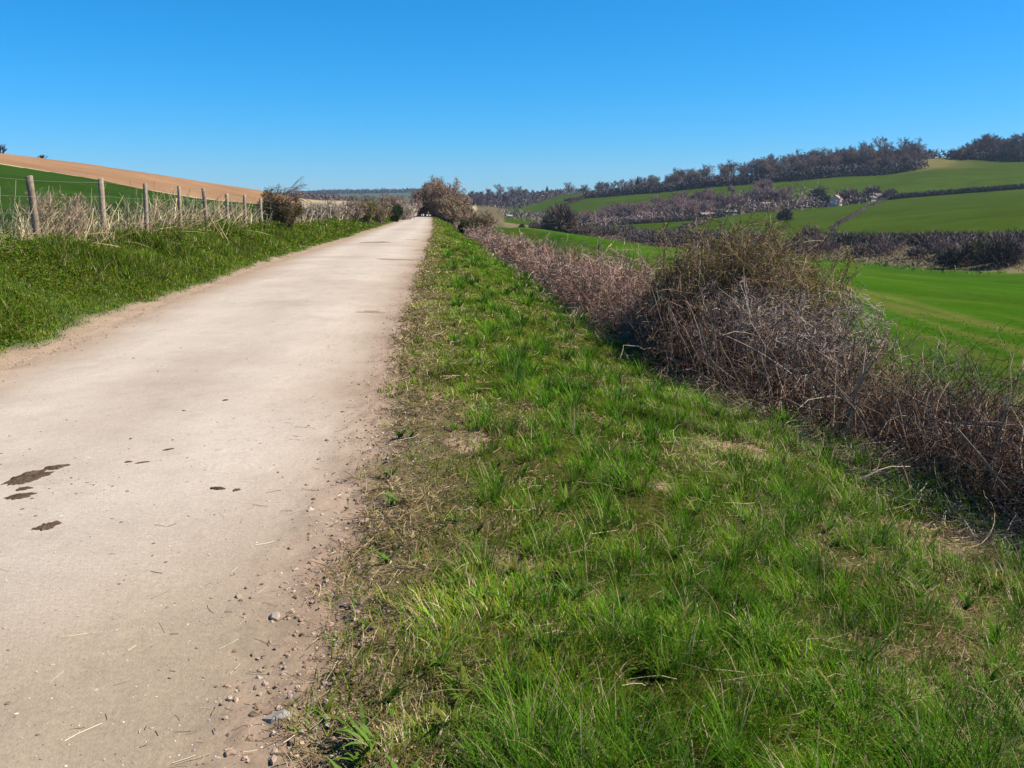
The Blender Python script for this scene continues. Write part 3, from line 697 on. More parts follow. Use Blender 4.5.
# thickets further along the left hand fence
LFT = [(.36,.28,.21),(.44,.36,.27),(.28,.21,.16)]
for i,(px,r,w,h,cols,lab,lc,nl) in enumerate([
  (312,52,.8,1.3,LFT,'pale dried scrub behind the far fence posts, right of the hawthorn bush',None,0),
  (334,58,1.5,1.5,LFT,'wide straw coloured thicket beyond the last clear fence post',None,0),
  (350,64,1.2,1.7,[(.26,.18,.14),(.34,.25,.2)],'pinkish brown bare thicket between straw thicket and olive bush',None,0),
  (362,66,1.4,1.9,[(.16,.13,.07),(.2,.16,.09)],'olive green rounded bush beside the track in the left distance',[(.11,.12,.035),(.15,.14,.05)],2200),
  (376,76,1.7,2.1,[(.24,.17,.13),(.2,.15,.1)],'brownish bush with thin foliage right of the olive bush',[(.16,.13,.06)],900),
  (394,92,.55,2.0,[(.05,.06,.03)],'small dark evergreen bush at the left track side before the tunnel of trees',[(.025,.05,.012),(.04,.065,.02)],1600),
  (384,100,2.0,2.6,[(.22,.15,.12),(.28,.2,.16)],'bare reddish brown bush behind the small evergreen on the left',None,0),
  (403,110,1.8,2.4,[(.40,.32,.25),(.48,.4,.32)],'pale buff dead scrub left of the track near the tunnel of trees',None,0),
  (404,130,2.6,3.6,[(.23,.16,.13),(.28,.2,.16)],'brown bare bush behind the pale scrub near the tunnel of trees',None,0)]):
    p = gpt(px, r)
    shrub('thicket' if not lc else 'bush', p, lab, 'bush', w, h, 22, cols, .006+.00014*r, lc, nl, .10, per=(5,5,4), spread=.8)
# small pale gate on the left near the trees
gp = gpt(408, 118); gate = thing('field_gate', gp, 'small pale grey gate on the left of the track before the trees', 'gate')
def box(b, x0,x1,y0,y1,z0,z1,c):
    V = [(x,y,z) for z in (z0,z1) for (x,y) in ((x0,y0),(x1,y0),(x1,y1),(x0,y1))]
    b.add(V, Q=A_([(0,3,2,1),(4,5,6,7),(0,1,5,4),(1,2,6,5),(2,3,7,6),(3,0,4,7)]), C=c)
for s_ in (-.75,.75):
    b = Bag(); box(b, s_-.07,s_+.07,-.07,.07,-.2,1.5,(.36,.34,.33)); obj('gate_post', b.mesh('gate_post'), M_wood, gate)
b = Bag()
for z_ in (.25,.5,.75,1.0,1.25): box(b,-.68,.68,-.03,.03,z_-.05,z_+.05,(.30,.30,.30))
obj('gate_rail', b.mesh('gate_rail'), M_wood, gate)
# trees forming the tunnel at the end of the track
END = [(.29,.19,.13),(.24,.16,.11),(.34,.235,.165),(.20,.13,.09)]
BUFF = [(.2870,.2050,.1271),(.2378,.1640,.1025),(.3362,.2460,.1558)]
for (px,r,w,h,cols,lab,st) in [
  (421,150,2.0,4.6,DARK+END,'low dark bare tree on the left of the tunnel at the track end',14),
  (428,162,2.8,5.4,END,'dull brown bare tree rising behind the tunnel mouth at the track end',14),
  (437,152,2.8,6.9,END,'tall reddish brown bare tree left of centre in the track end clump',18),
  (447,146,2.8,7.0,END,'tallest brown bare tree on the right of the tunnel at the end of the track',18),
  (457,138,2.2,5.2,END+BUFF,'shorter brown bare tree on the right of the track end clump',16),
  (450,122,1.7,3.5,BUFF,'buff coloured bushy willow in front of the brown trees at the end of the track',18),
  (461,108,1.6,2.9,BUFF,'pale buff twiggy bush right of the buff willow near the end of the track',16)]:
    p = gpt(px, r); p.z -= .1
    shrub('bare_tree', p, lab, 'tree', w, h, st, cols, .006+.00017*r, per=(8,6,7), spread=1.05, up=.06)
# right hand side: ivy bush and brown bushes at the head of the bramble hedge
for (px,r,w,h,cols,lab,lc,nl) in [
  (470,66,.85,1.55,[(.06,.05,.04)],'dark ivy covered bush shading the verge at the far end of the bramble hedge',[(.03,.045,.012),(.055,.07,.02),(.09,.09,.03)],3200),
  (479,72,1.1,1.9,[(.18,.12,.07),(.22,.15,.09)],'rust brown bush just behind the dark ivy bush',[(.16,.11,.04)],700),
  (486,84,1.2,2.6,[(.30,.22,.17),(.25,.18,.14)],'pale brown bare bush standing behind the rust brown bush',None,0),
  (466,88,1.1,2.0,BUFF,'buff scrub between the ivy bush and the end trees',None,0)]:
    p = gpt(px, r)
    shrub('bush', p, lab, 'bush', w, h, 20, cols, .005+.00014*r, lc, nl, .085, per=(5,5,4), spread=.85)

# ------------------------------------------------------------------ bramble hedge
def brambles(name, label, ya, yb, top, n, width, cols, rad0, leafpal, nleaf, yexp=1.5, cat='hedge'):
    """canes arching inside a bank of given top height above its base; top(Y)"""
    x0 = lambda v: XB(v)-.05
    u_ = rng.random(n); e = 1-yexp
    y = (ya**e+u_*(yb**e-ya**e))**(1/e)
    s = rng.random(n)                                   # 0 front .. 1 back
    x = XB(y) + s*width(y)
    gap = rng.random(n) < .12+1.0*sst(.38,.56,fbm(x*1.5,y*1.1,107)); y, s, x = y[gap], s[gap], x[gap]; n = len(x)
    zb = terr(x, y)
    env = top(y)*np.sin(np.clip(.20+.72*s,0,1)*math.pi)**.55*(.70+.55*fbm(x*1.3,y*.9,101))
    hgt = env*(.45+.6*rng.random(n))
    L_ = hgt*1.25+.25*rng.random(n)
    front = rng.random(n) < .55
    d = unit(np.stack([np.where(front,-.12,.2)+rng.normal(size=n)*.40, rng.normal(size=n)*.55, .9+0*s],-1))
    P = poly(np.stack([x,y,zb-.05],-1), d, L_, 8, .30, .13)
    lim = XB(P[...,1])-.10-.25*np.clip(fbm(P[...,1]*1.5,P[...,1]*0,105)-.45,0,1); P[...,0] = np.where(P[...,0] < lim, lim+(P[...,0]-lim)*.25, P[...,0])
    # soft ceiling at the envelope
    ex = (P[...,0]-XB(P[...,1]))/width(P[...,1]); pe = top(P[...,1])*np.sin(np.clip(.20+.72*ex,.05,.97)*math.pi)**.55*(.74+.5*fbm(P[...,0]*1.3,P[...,1]*.9,101))*1.12
    gz = terr(P[...,0],P[...,1]); over = P[...,2]-gz-pe
    P[...,2] = np.where(over>0, P[...,2]-over*.75, P[...,2]); P[...,2] = np.maximum(P[...,2], gz+.004)
    b = Bag(); rr3 = np.maximum(rad0*(.6+.8*rng.random(n)), y*.00028)
    tubes(b, P, rr3[:,None]*np.linspace(1.1,.5,9)[None], pick(cols, n, .25))
    P2, R2 = children(P, np.repeat(rr3[:,None],9,1), 3, .34, 1.2, 4, .32, .6, .25, 0, .04)
    ex = (P2[...,0]-XB(P2[...,1]))/width(P2[...,1]); pe = top(P2[...,1])*np.sin(np.clip(.20+.72*ex,.05,.97)*math.pi)**.55*(.74+.5*fbm(P2[...,0]*1.3,P2[...,1]*.9,101))*1.25
    gz = terr(P2[...,0],P2[...,1]); P2[...,2] = np.minimum(P2[...,2], gz+pe+.10); P2[...,2] = np.maximum(P2[...,2], gz+.004)
    tubes(b, P2, np.maximum(R2, (P2[:,:1,1])*.00022), pick(cols, len(P2), .25))
    # a few thick pale old canes arching over the outside
    k5 = n//70; yy = ya+(yb-ya)*rng.random(k5)**1.6; xx = XB(yy)+.05+width(yy)*.8*rng.random(k5); hh = top(yy)*(.7+.5*rng.random(k5))
    Pk = poly(np.stack([xx,yy,terr(xx,yy)-.03],-1), unit(np.stack([rng.normal(size=k5)*.35-.08, rng.normal(size=k5)*.45, np.ones(k5)],-1)), hh*1.15, 9, .16, .16)
    Pk[...,2] = np.maximum(Pk[...,2], terr(Pk[...,0],Pk[...,1])+.006)
    tubes(b, Pk, np.maximum(.0055,yy*.0004)[:,None]*np.linspace(1.1,.5,10)[None], pick([(.36,.285,.225),(.30,.23,.18),(.44,.36,.29)], k5), 4)
    k6 = n//90; yy = ya+(yb-ya)*rng.random(k6)**1.5; xx = XB(yy)+.02+.5*rng.random(k6)**1.5
    Pk = poly(np.stack([xx,yy,terr(xx,yy)-.03],-1), unit(np.stack([rng.normal(size=k6)*.22, rng.normal(size=k6)*.28, np.ones(k6)],-1)), top(yy)*(.55+.4*rng.random(k6)), 6, .10, .02)
    tubes(b, Pk, (np.maximum(.007,yy*.0005)*(.7+.7*rng.random(k6)))[:,None]*np.linspace(1.2,.6,7)[None], pick([(.24,.17,.12),(.17,.12,.085),(.31,.23,.17)], k6), 5)
    c = (ya+yb)/2; o = (float(XB(A_(ya))+.6), ya, float(terr(XB(ya)+.6, ya)))
    t = thing(name, o, label, cat)
    obj('cane', b.mesh('cane', False, o), M_twig, t, kind='stuff')
    if nleaf:
        Pt = np.concatenate([P[:,3:].reshape(-1,3), P2.reshape(-1,3)]); q = Pt[rng.integers(0,len(Pt),nleaf)]+rng.normal(size=(nleaf,3))*.03
        bl = Bag(); leaves(bl, q, np.maximum(.024, q[:,1]*.0016)*(.6+.8*rng.random(nleaf)), pick(leafpal, nleaf), .3)
        obj('leaf', bl.mesh('leaf', False, o), M_leaf, t, kind='stuff')
    return t
CANE = [(.1638,.1014,.0702),(.1170,.0702,.0484),(.2262,.1521,.1092),(.2964,.2184,.1677),(.0702,.0429,.0312),(.0936,.0562,.0374),(.0585,.0374,.0265)]
CANEP = [(.2962,.1746,.1270),(.3703,.2328,.1746),(.2222,.1270,.0900),(.4444,.3174,.2486),(.1481,.0900,.0635)]
w_near = lambda v: np.interp(v, [4,6,10,16,30,90], [2.0,2.0,2.0,1.8,1.5,1.6])
brambles('bramble_hedge', 'tangle of grey brown bramble canes nearest the camera at the right edge', 3.6, 12.6,
   lambda v: np.interp(v, [3.5,5,6.5,8,9.3,10.5,12.6], [.86,.98,1.04,1.1,1.3,1.5,1.5]), 19000, w_near, CANE, .0030, [(.09,.075,.05),(.13,.085,.06),(.045,.06,.02),(.07,.08,.03)], 5200, 1.6)
brambles('bramble_hedge', 'long low pinkish brown brambles running from the tall bush towards the track end', 11.6, 92,
   lambda v: np.interp(v, [11.6,13,15,18,24,35,50,70,92], [1.3,1.6,1.5,1.3,1.12,1.05,1.0,1.05,1.2]), 19000, w_near, CANEP, .0036, [(.20,.13,.10),(.27,.18,.14),(.14,.095,.07),(.09,.085,.04)], 9000, 1.5)
# dead leaves and low scraps along the foot of the hedge
bag = Bag(); n = 9000
y = 3.8*(40/3.8)**rng.random(n); x = XB(y)+rng.normal(size=n)*.24-.10-.25*rng.random(n)*(y<6.5)
an = rng.random(n)*6.283; P = poly(np.stack([x,y,terr(x,y)+.02],-1), unit(np.stack([np.cos(an),np.sin(an),.25*rng.normal(size=n)],-1)), .1+.4*rng.random(n)**2, 4, .18)
P[...,2] = np.maximum(P[...,2], terr(P[...,0],P[...,1])+.006)
tubes(bag, P, np.repeat(np.maximum(.0017,y*.0003)[:,None],5,1), pick([(.4420,.3400,.2465),(.3740,.2805,.1955),(.2720,.1870,.1275),(.5100,.4165,.3145)], n))
obj('bramble_litter', bag.mesh('bramble_litter'), M_straw, kind='stuff', label='pale dead stalks and cut stems lying along the foot of the bramble hedge')
# the tall bush in the middle of the hedge
p = Vector((4.25, 12.3, float(terr(4.25,12.3))))
def rise(xc, yc): return Vector((xc, yc, float(terr(xc,yc))))
shrub('hedge_bush', rise(4.35,12.3), 'tall rounded bramble bush with greenish budding twigs, highest hump of the hedge', 'bush', 1.15, 2.4, 90,
  [(.25,.165,.105),(.18,.115,.075),(.33,.24,.175),(.15,.12,.045),(.10,.065,.045)], .0040, [(.17,.17,.025),(.22,.19,.04),(.14,.13,.025),(.22,.14,.06)], 26000, .030, per=(7,6,6), spread=1.1, up=.0, depth=1.3)
shrub('hedge_bush', rise(4.25,10.6), 'grey silvery twiggy bush on the near side slope of the tall hump', 'bush', 1.25, 1.5, 60,
  [(.34,.27,.215),(.26,.185,.14),(.43,.36,.30),(.15,.10,.075)], .0040, [(.10,.10,.04),(.14,.10,.06)], 1800, .028, per=(7,6,6), spread=1.15, up=-.1, depth=1.3)
shrub('hedge_bush', rise(3.8,13.0), 'dark tangled bush at the left foot of the tall hump', 'bush', .8, 1.15, 50,
  [(.10,.065,.048),(.14,.09,.062),(.20,.13,.09)], .0042, [(.10,.075,.045),(.07,.075,.025)], 3400, .032, per=(7,6,6), spread=1.1, up=-.05, depth=1.5)
# a lone dead sapling standing out of the brambles
a = az_of(598,250); sx = 3.55; p = rise(sx, sx/math.tan(a))
sap = thing('dead_sapling', p, 'thin bare sapling with a forked top poking out of the pinkish brambles', 'sapling')
b = Bag(); P = poly(A_([[0,0,-.1]]), A_([[0,.02,1.]]), A_([1.45]), 7, .03); tubes(b, P, np.linspace(.028,.016,8)[None], A_([[.13,.095,.075]]), 6)
obj('stem', b.mesh('stem'), M_twig, sap)
b = Bag(); P1, R1 = children(P, np.full((1,8),.014), 9, .22, .9, 4, .15, .7, .72, .3); tubes(b, P1, R1, pick(BARE,len(P1))); obj('twig', b.mesh('twig'), M_twig, sap)

# ------------------------------------------------------------------ far trees
def tree_mesh(name, seed, pal, trunk_c, tw, broad=.8, trunk_f=.28, lv=(7,5,5,3)):
    """unit height bare tree"""
    global rng
    keep_ = rng; rng = np.random.default_rng(seed)
    P = poly(A_([[0,0,-.05]]), A_([[.0,0,1.]]), A_([.72]), 5, .05); R = np.linspace(.022,.009,6)[None]
    b = Bag(); tubes(b, P, R, A_([trunk_c]), 5)
    for i, n_ in enumerate(lv):
        P, R = children(P, R, n_*(2 if i == 0 else 1), .62 if i == 0 else .52, broad, 3 if i < 2 else 2, .14, .62, trunk_f if i == 0 else .15, .30 if i < 2 else .12)
        R = np.maximum(R, tw*(1.5 if i == 0 else 1.0)); tubes(b, P, R, pick(pal, len(P)))
    me = b.mesh(name); zmax = max(v.co.z for v in me.vertices); 
    for v in me.vertices: v.co = v.co/zmax
    me.materials.append(M_twig); rng = keep_
    return me
FW = [(.1740,.1276,.1232),(.2175,.1595,.1450),(.1377,.1044,.1044)]
PW = [(.25,.165,.15),(.21,.14,.13),(.29,.21,.185)]
FWS = [FW, [(.19,.135,.10),(.16,.11,.085),(.22,.16,.125)], FW, [(.17,.15,.15),(.14,.12,.125),(.20,.175,.17)], [(.10,.078,.07),(.075,.075,.05),(.12,.09,.075)]]
T_F = [tree_mesh('bare_tree', 200+i, FWS[i], (.10,.08,.07), .0030, .8+.1*i, .14, (8,6,6,4)) for i in range(5)]
T_P = [tree_mesh('bare_tree', 220+i, PW, (.38,.31,.28), .0042, .65+.1*i, .10, (8,6,6,4)) for i in range(4)]
T_W = [tree_mesh('bare_tree', 240+i, [(.1690,.1300,.1300),(.1300,.1040,.1105),(.2080,.1560,.1495)], (.12,.09,.09), .0075, .9, .08, (8,6,6,2)) for i in range(3)]
def put(me, p, h, w, label, cat='tree', group=None, name='bare_tree'):
    o = bpy.data.objects.new(name, me); COL.objects.link(o); o.location = p; o.scale = (w,w,h); o.rotation_euler = (0,0,random.uniform(0,6.28))
    o['label'] = label; o['category'] = cat
    if group: o['group'] = group
    return o
def fr_(px, k_): return float(np.interp(az_of(px), _az, _fr[:,k_]))
# skyline wood
for i in range(125):
    px = random.uniform(584, 916); q = random.random()
    r = fr_(px,3) + 6 + q*(fr_(px,4)-fr_(px,3)+15)*(.55 if px > 840 else .9)
    h = np.interp(px, [584,640,700,800,860,916], [10,11,13,14.5,15,10])*random.uniform(.72,1.12)
    put(random.choice(T_F), gpt(px, r), h, h*random.uniform(1.0,1.35), 'bare winter tree in the long dark wood along the skyline on the right hand hill', group='trees of the long skyline wood')
for px, h in [(856,17),(878,19),(902,16),(800,16),(865,15),(908,15)]:
    put(random.choice(T_F), gpt(px, fr_(px,4)-8), h, h*1.05, {856:'bare tree with wide crown standing above the skyline wood, first of the taller three',878:'tallest bare tree rising above the skyline wood, middle of the right hand hill',902:'bare open crowned tree on the skyline at the right end of the long wood',800:'tall bare tree on the skyline where the wood dips towards the orchard',865:'dense bare tree close left of the tallest skyline tree',908:'last tall bare tree at the right tip of the long skyline wood'}[px])
# dark wood at the top right
for i in range(42):
    px = random.uniform(955, 1040); r = 655+random.uniform(-12,60); h = random.uniform(12,18)*float(np.interp(px,[955,975,1040],[.55,.95,1.1]))
    put(random.choice(T_F), gpt(px, r), h, h*1.05, 'bare tree in the dark wood on the brow at the top right corner', group='trees of the dark wood at top right')
# plantation half way up
for i in range(78):
    px = 578+(790-578)*random.random(); q = random.random()
    r = fr_(px,2)+6+q*(np.interp(px,[578,640,700,790],[35,80,110,60])); h = random.uniform(6.5,9.5)*float(np.interp(px,[578,620,790],[.6,1,1]))
    put(random.choice(T_P), gpt(px, r), h, h*1.15, 'slender pinkish bare tree in the plantation half way up the right hand hill', group='trees of the hillside plantation')
# distant wood straight ahead
for i in range(44):
    px = random.uniform(468, 552); r = random.uniform(690, 980); h = random.uniform(8,11)*float(np.interp(px,[468,500,552],[1,1,.65]))
    if px > 515: r = random.uniform(880, 1010)
    put(random.choice(T_W), gpt(px, r), h, h*1.15, 'purple grey bare tree in the distant wood at the head of the valley', group='trees of the distant valley wood')
for px, r, h, lab in [(499,1000,15,'thin bare tree standing above the distant wood, left of a row of three'),(511,1000,12,'small bare tree above the distant wood, middle of a row of three'),(519,1000,12,'small bare tree above the distant wood, right of a row of three'),
   (568,930,13,'lone bare tree on the distant skyline at the left end of the long wood'),(366,800,9,'lone bare tree on the far horizon left of the track end'),(333,900,8,'faint rounded bare tree on the far horizon right of the hawthorn'),(397,700,6,'small bare tree on the horizon just left of the end clump'),
]:
    put(T_F[0] if r > 400 else T_F[2], gpt(px, r), h, h*1.25, lab)
# conifers in the wood
def conifer(name, p, h, w, label):
    b = Bag(); n = 900
    t = rng.random(n)**.8; a = rng.random(n)*6.283; rr4 = (1-t)*w*(.4+.6*rng.random(n))
    base = np.stack([np.cos(a)*rr4*.3, np.sin(a)*rr4*.3, .08*h+t*h*.92],-1)
    ribbons(b, base, np.maximum(rr4,.25), np.full(n,.5), a, np.full(n,.98), pick([(.02,.035,.018),(.03,.045,.022)],n), 2, .5, .7)
    tr = thing(name, p, label, 'tree')
    bt = Bag(); tubes(bt, A_([[[0,0,-.5],[0,0,h*.5],[0,0,h*.97]]]), A_([[.3,.2,.04]]), A_([[.06,.045,.035]]), 5)
    obj('trunk', bt.mesh('trunk'), M_twig, tr); obj('crown', b.mesh('crown'), M_leaf, tr)
conifer('conifer_tree', gpt(637, 655), 12, 4.5, 'dark pointed conifer at the front of the long skyline wood')
conifer('conifer_tree', gpt(547, 985), 11, 4.5, 'dark evergreen at the right end of the distant valley wood')
# skyline specks on the left ridge
for px, r, w, h, lab in [(6,190,1.3,1.7,'small dark bare bush on the brown skyline at the left edge'),(46,196,1.3,1.0,'low dark bush on the brown skyline above the first two fence posts')]:
    shrub('bush', gpt(px,r), lab, 'bush', w, h, 8, DARK, .03, per=(5,4,3))

# ------------------------------------------------------------------ hedgerows and scrub on the far hill
def hedgerow(label, pts, w, h, n, cols, tw, name='hedgerow', cat='hedge', hv=.35):
    P3 = [gpt(px, r) for px, r in pts]; P3 = A_([[v.x,v.y] for v in P3])
    seg = np.linalg.norm(np.diff(P3,axis=0),axis=1); cum = np.concatenate([[0],np.cumsum(seg)])
    s = rng.random(n)*cum[-1]; x = np.interp(s,cum,P3[:,0])+np.clip(rng.normal(size=n),-1.4,1.4)*w*.4; y = np.interp(s,cum,P3[:,1])+np.clip(rng.normal(size=n),-1.4,1.4)*w*.4
    hv_ = h*(1-hv+2*hv*fbm(s/ (h*3), s*0+7.7, int(n)%97, 3)); z = terr(x,y)
    st = rng.random(n)**1.3*.65*hv_
    d = unit(np.stack([rng.normal(size=n)*.9, rng.normal(size=n)*.9, .8*np.ones(n)],-1))
    P = poly(np.stack([x,y,z+st-.1],-1), d, np.minimum(hv_-st+.1, h*.42)*(.6+.5*rng.random(n)), 2, .3)
    b = Bag(); tubes(b, P, tw*np.linspace(1.2,.6,3)[None]*(.7+.6*rng.random(n))[:,None], pick(cols, n, .22))
    o = (float(P3[0,0]), float(P3[0,1]), float(terr(P3[0,0],P3[0,1])))
    ob = obj(name, b.mesh(name, False, o), M_twig, label=label, category=cat); ob.location = o
    return ob
HD = [(.0770,.0672,.0560),(.1050,.0868,.0700),(.0630,.0588,.0420)]
HB = [(.1500,.1125,.0875),(.1875,.1375,.1100),(.1187,.0875,.0725)]
hedgerow('dark trimmed hedge across the right hand hill below the top field', [(888,470),(940,474),(1045,481)], 2.6, 3.2, 3600, HD, .16)
hedgerow('thick brown hedge along the bottom of the large hill field at the right', [(815,196),(880,184),(930,174),(1050,150)], 3.0, 2.7, 5200, HB+HD, .06)
hedgerow('thin dark hedge running diagonally up the hill to the outbuildings', [(824,205),(845,290),(864,380),(884,465)], 1.5, 1.5, 2200, HB+[(.2,.15,.11)], .09)
hedgerow('dark hedge under the plantation half way up the hill', [(575,425),(640,404),(700,402),(722,408)], 3, 2.8, 2600, HD, .14)
hedgerow('hedge curving up from the valley scrub to the plantation', [(676,262),(692,330),(712,400)], 2.4, 2.4, 1600, HD+HB, .11)
hedgerow('dark hedge between the plantation and the farmhouse', [(716,412),(760,440),(800,452),(832,462)], 4, 4.0, 2800, HD, .16, hv=.45)
hedgerow('far thin hedge crossing the pale field at the valley head', [(511,500),(540,560),(560,620),(588,690)], 2.5, 2.2, 2600, HD, .20)
hedgerow('rusty hedge below the left tip of the skyline wood', [(566,690),(590,686),(606,680)], 3, 2.5, 1800, [(.16,.09,.065),(.12,.08,.065)], .18)
hedgerow('dark undergrowth along the front of the long skyline wood', [(590,690),(640,648),(700,607),(760,582),(800,580),(830,585),(880,596),(912,610)], 12, 7.0, 12000, [(.095,.078,.078),(.12,.095,.09),(.075,.065,.065)], .26, 'undergrowth','undergrowth')
hedgerow('dark undergrowth along the front of the wood at the top right corner', [(952,652),(985,655),(1045,650)], 16, 7.0, 4500, [(.085,.068,.07),(.11,.085,.082)], .26, 'undergrowth','undergrowth')
hedgerow('brown undergrowth along the ridge below the tall skyline trees', [(800,640),(850,645),(890,650),(922,655)], 14, 7.5, 5000, [(.11,.085,.085),(.14,.105,.10)], .26, 'undergrowth','undergrowth')
hedgerow('purple grey undergrowth of the distant valley wood', [(466,720),(490,760),(515,860),(548,960)], 60, 7, 5000, [(.11,.085,.088),(.13,.10,.10),(.08,.065,.07)], .36, 'undergrowth','undergrowth')
hedgerow('pinkish undergrowth filling the hillside plantation', [(582,440),(640,450),(700,455),(780,480)], 70, 5.5, 9000, PW, .15, 'undergrowth','undergrowth')
hedgerow('brown bramble scrub filling the rough strip along the valley bottom', [(600,250),(700,208),(800,180),(880,164),(1045,139)], 22, 1.5, 9000, [(.13,.095,.075),(.17,.125,.095),(.10,.075,.06),(.19,.15,.10)], .05, 'scrub','scrub')
hedgerow('brown hazy band of trees and hedges beyond the tan field left of the track end', [(296,640),(340,690),(400,700),(432,690)], 50, 7, 4200, [(.16,.11,.10),(.20,.14,.12),(.12,.085,.08)], .26, 'distant_wood', 'wood')
hedgerow('dark blue line of woods on the farthest ridge beyond the left of the track end', [(300,2480),(350,2440),(430,2440)], 60, 14, 3000, [(.05,.05,.05),(.07,.065,.06)], .8, 'distant_wood', 'wood')
# bushes in the valley strip
PB = [(.1560,.1140,.1020),(.1920,.1380,.1260),(.1200,.0900,.0840)]
def valley_bush(label, px, r, w, h, cols=PB, group=None, leafcol=None, n=900):
    p = gpt(px, r); b = Bag()
    d = unit(rng.normal(size=(n,3))+A_([0,0,.55])); d[:,2] = np.abs(d[:,2]); q = rng.random(n)**.45
    c = np.stack([d[:,0]*w*q, d[:,1]*w*q, .12*h+d[:,2]*h*.72*q],-1)*(.75+.4*rng.random((n,1)))
    P = poly(c, unit(d+rng.normal(size=(n,3))*.5+A_([0,0,.4])), h*(.15+.2*rng.random(n)), 2, .2)
    tubes(b, P, np.full((n,3), max(.02, r*.00026)), pick(cols, n, .22))
    if leafcol: leaves(b, c, np.full(n, r*.0012), pick(leafcol,n), .3)
    st = poly(rng.normal(size=(7,3))*A_([w*.2,w*.2,0]), unit(rng.normal(size=(7,3))*.4+A_([0,0,1])), np.full(7,h*.6), 3, .12); tubes(b, st, np.full((7,4), .05), pick(cols,7))
    o = obj('bush', b.mesh('bush'), M_twig, label=label, category='bush'); o.location = p
    if group: o['group'] = group
    return o
for i in range(58):
    px = random.triangular(575, 1040, 980) if i%2 else random.uniform(570, 830)
    f1, f2 = fr_(px,0), fr_(px,1); r = f1+4+random.random()*(f2-f1-6)
    h = random.uniform(1.6,3.4)*(1.25 if px < 720 else 1)
    valley_bush('purplish brown bare scrub bush in the rough strip along the valley bottom', px, r, h*random.uniform(.7,1.2), h, random.choice([PB, PB, HB, [(.19,.14,.11),(.15,.11,.09)]]), 'scrub bushes of the valley bottom', n=520)
for px, r, w, h, cols, lc, lab in [
  (985,144,2.2,3.3,[(.10,.09,.045),(.13,.11,.06)],[(.10,.11,.035)],'rounded olive green bush in the dark scrub at the right'),
  (960,140,2.0,2.8,[(.05,.045,.035),(.07,.06,.045)],None,'dark bush left of the olive green bush in the valley scrub'),
  (1008,138,2.6,3.8,[(.07,.055,.045),(.09,.07,.06)],None,'tall dark bush at the right edge of the valley scrub'),
  (813,195,2.2,4.0,PB,None,'brown bare bush at the foot of the diagonal hedge'),
  (786,330,2.2,4.2,HD,None,'small dark bush alone in the middle hill field casting a long shadow'),
  (545,262,2.4,3.0,PB,None,'low brown bush left of the large rounded valley tree'),
  (535,268,1.8,2.2,PB,None,'lowest leftmost brown bush by the far corner of the green field'),
  (575,240,2.2,2.8,PB,None,'low brown bush right of the large rounded valley tree'),
  (522,215,.7,1.3,HD,None,'tiny dark bush on the green field edge beyond the brambles'),
  (823,455,4,5.5,HD,None,'dark bush against the left end of the farmhouse'),
  (850,470,5,7,PB,None,'bare grey tree bush behind the farmhouse'),
  (858,462,4,5,HB,None,'brown bush right of the farmhouse'),
  (890,478,3.5,4.5,HB,None,'brown bush right of the pale outbuildings'),
  (872,486,4,6,PB,None,'grey bare bush above the pale outbuildings'),
  (764,470,6,7.5,[(.17,.115,.11),(.14,.1,.1)],None,'pink purple rounded bush at the right end of the plantation'),
  (818,500,4,5,HD,None,'dark bush on the top field above the farmhouse')]:
    valley_bush(lab, px, r, w, h, cols, leafcol=lc, n=1100)
valley_bush('large rounded brown bare tree standing alone at the edge of the green valley field', 561, 236, 4.0, 7.6, [(.15,.105,.085),(.19,.135,.105),(.12,.085,.07)], n=3000)
valley_bush('white blossoming blackthorn bush in the valley behind the tall hedge hump', 722, 196, 2.6, 3.4, [(.40,.37,.33),(.2,.16,.13),(.16,.12,.1)], n=700)

# ------------------------------------------------------------------ buildings
def building(name, px, r, w, d, eave, ridge, rot, wc, rc, label, chim=True, wins=True):
    p = gpt(px, r); t = thing(name, p, label, 'house' if name == 'farmhouse' else 'shed'); t.rotation_euler = (0,0,rot)
    b = Bag()
    V = [(-w/2,-d/2,-1.5),(w/2,-d/2,-1.5),(w/2,d/2,-1.5),(-w/2,d/2,-1.5),(-w/2,-d/2,eave),(w/2,-d/2,eave),(w/2,d/2,eave),(-w/2,d/2,eave),(-w/2,0,ridge),(w/2,0,ridge)]
    b.add(V, T=A_([(4,8,7),(5,6,9)]), Q=A_([(0,1,5,4),(1,2,6,5),(2,3,7,6),(3,0,4,7)]), C=wc)
    obj('wall', b.mesh('wall'), M_wall, t)
    b = Bag(); k_ = .35; sl = (ridge-eave)/(d/2)
    for sy in (-1,1):
        V = [(x,sy*(d/2+k_),eave-k_*sl+dz) for dz in (.03,.2) for x in (-w/2-k_,w/2+k_)]+[(x,0,ridge+dz) for dz in (.03,.2) for x in (-w/2-k_,w/2+k_)]
        V = A_(V); b.add(V, Q=A_([(0,1,5,4),(2,6,7,3),(0,2,3,1),(0,4,6,2),(1,3,7,5)]), C=rc)
    ro = obj('roof', b.mesh('roof'), M_wall, t)
    if chim:
        b = Bag(); box(b, w/2-1.2,w/2-.4,-.4,.4,ridge-.6,ridge+1.2,(.3,.17,.13)); obj('chimney', b.mesh('chimney'), M_wall, ro)
    if wins:
        for x_ in (-w*.3, w*.05, w*.33):
            for z_ in ((1.0,3.3) if eave > 3 else (1.0,)):
                b = Bag(); box(b, x_-.45,x_+.45,-d/2-.05,-d/2+.05,z_,z_+1.1,(.05,.05,.06)); obj('window', b.mesh('window'), M_wall, t)
        b = Bag(); box(b, -w*.12-.45,-w*.12+.45,-d/2-.06,-d/2+.05,-.2,2.0,(.12,.08,.06)); obj('door', b.mesh('door'), M_wall, t)
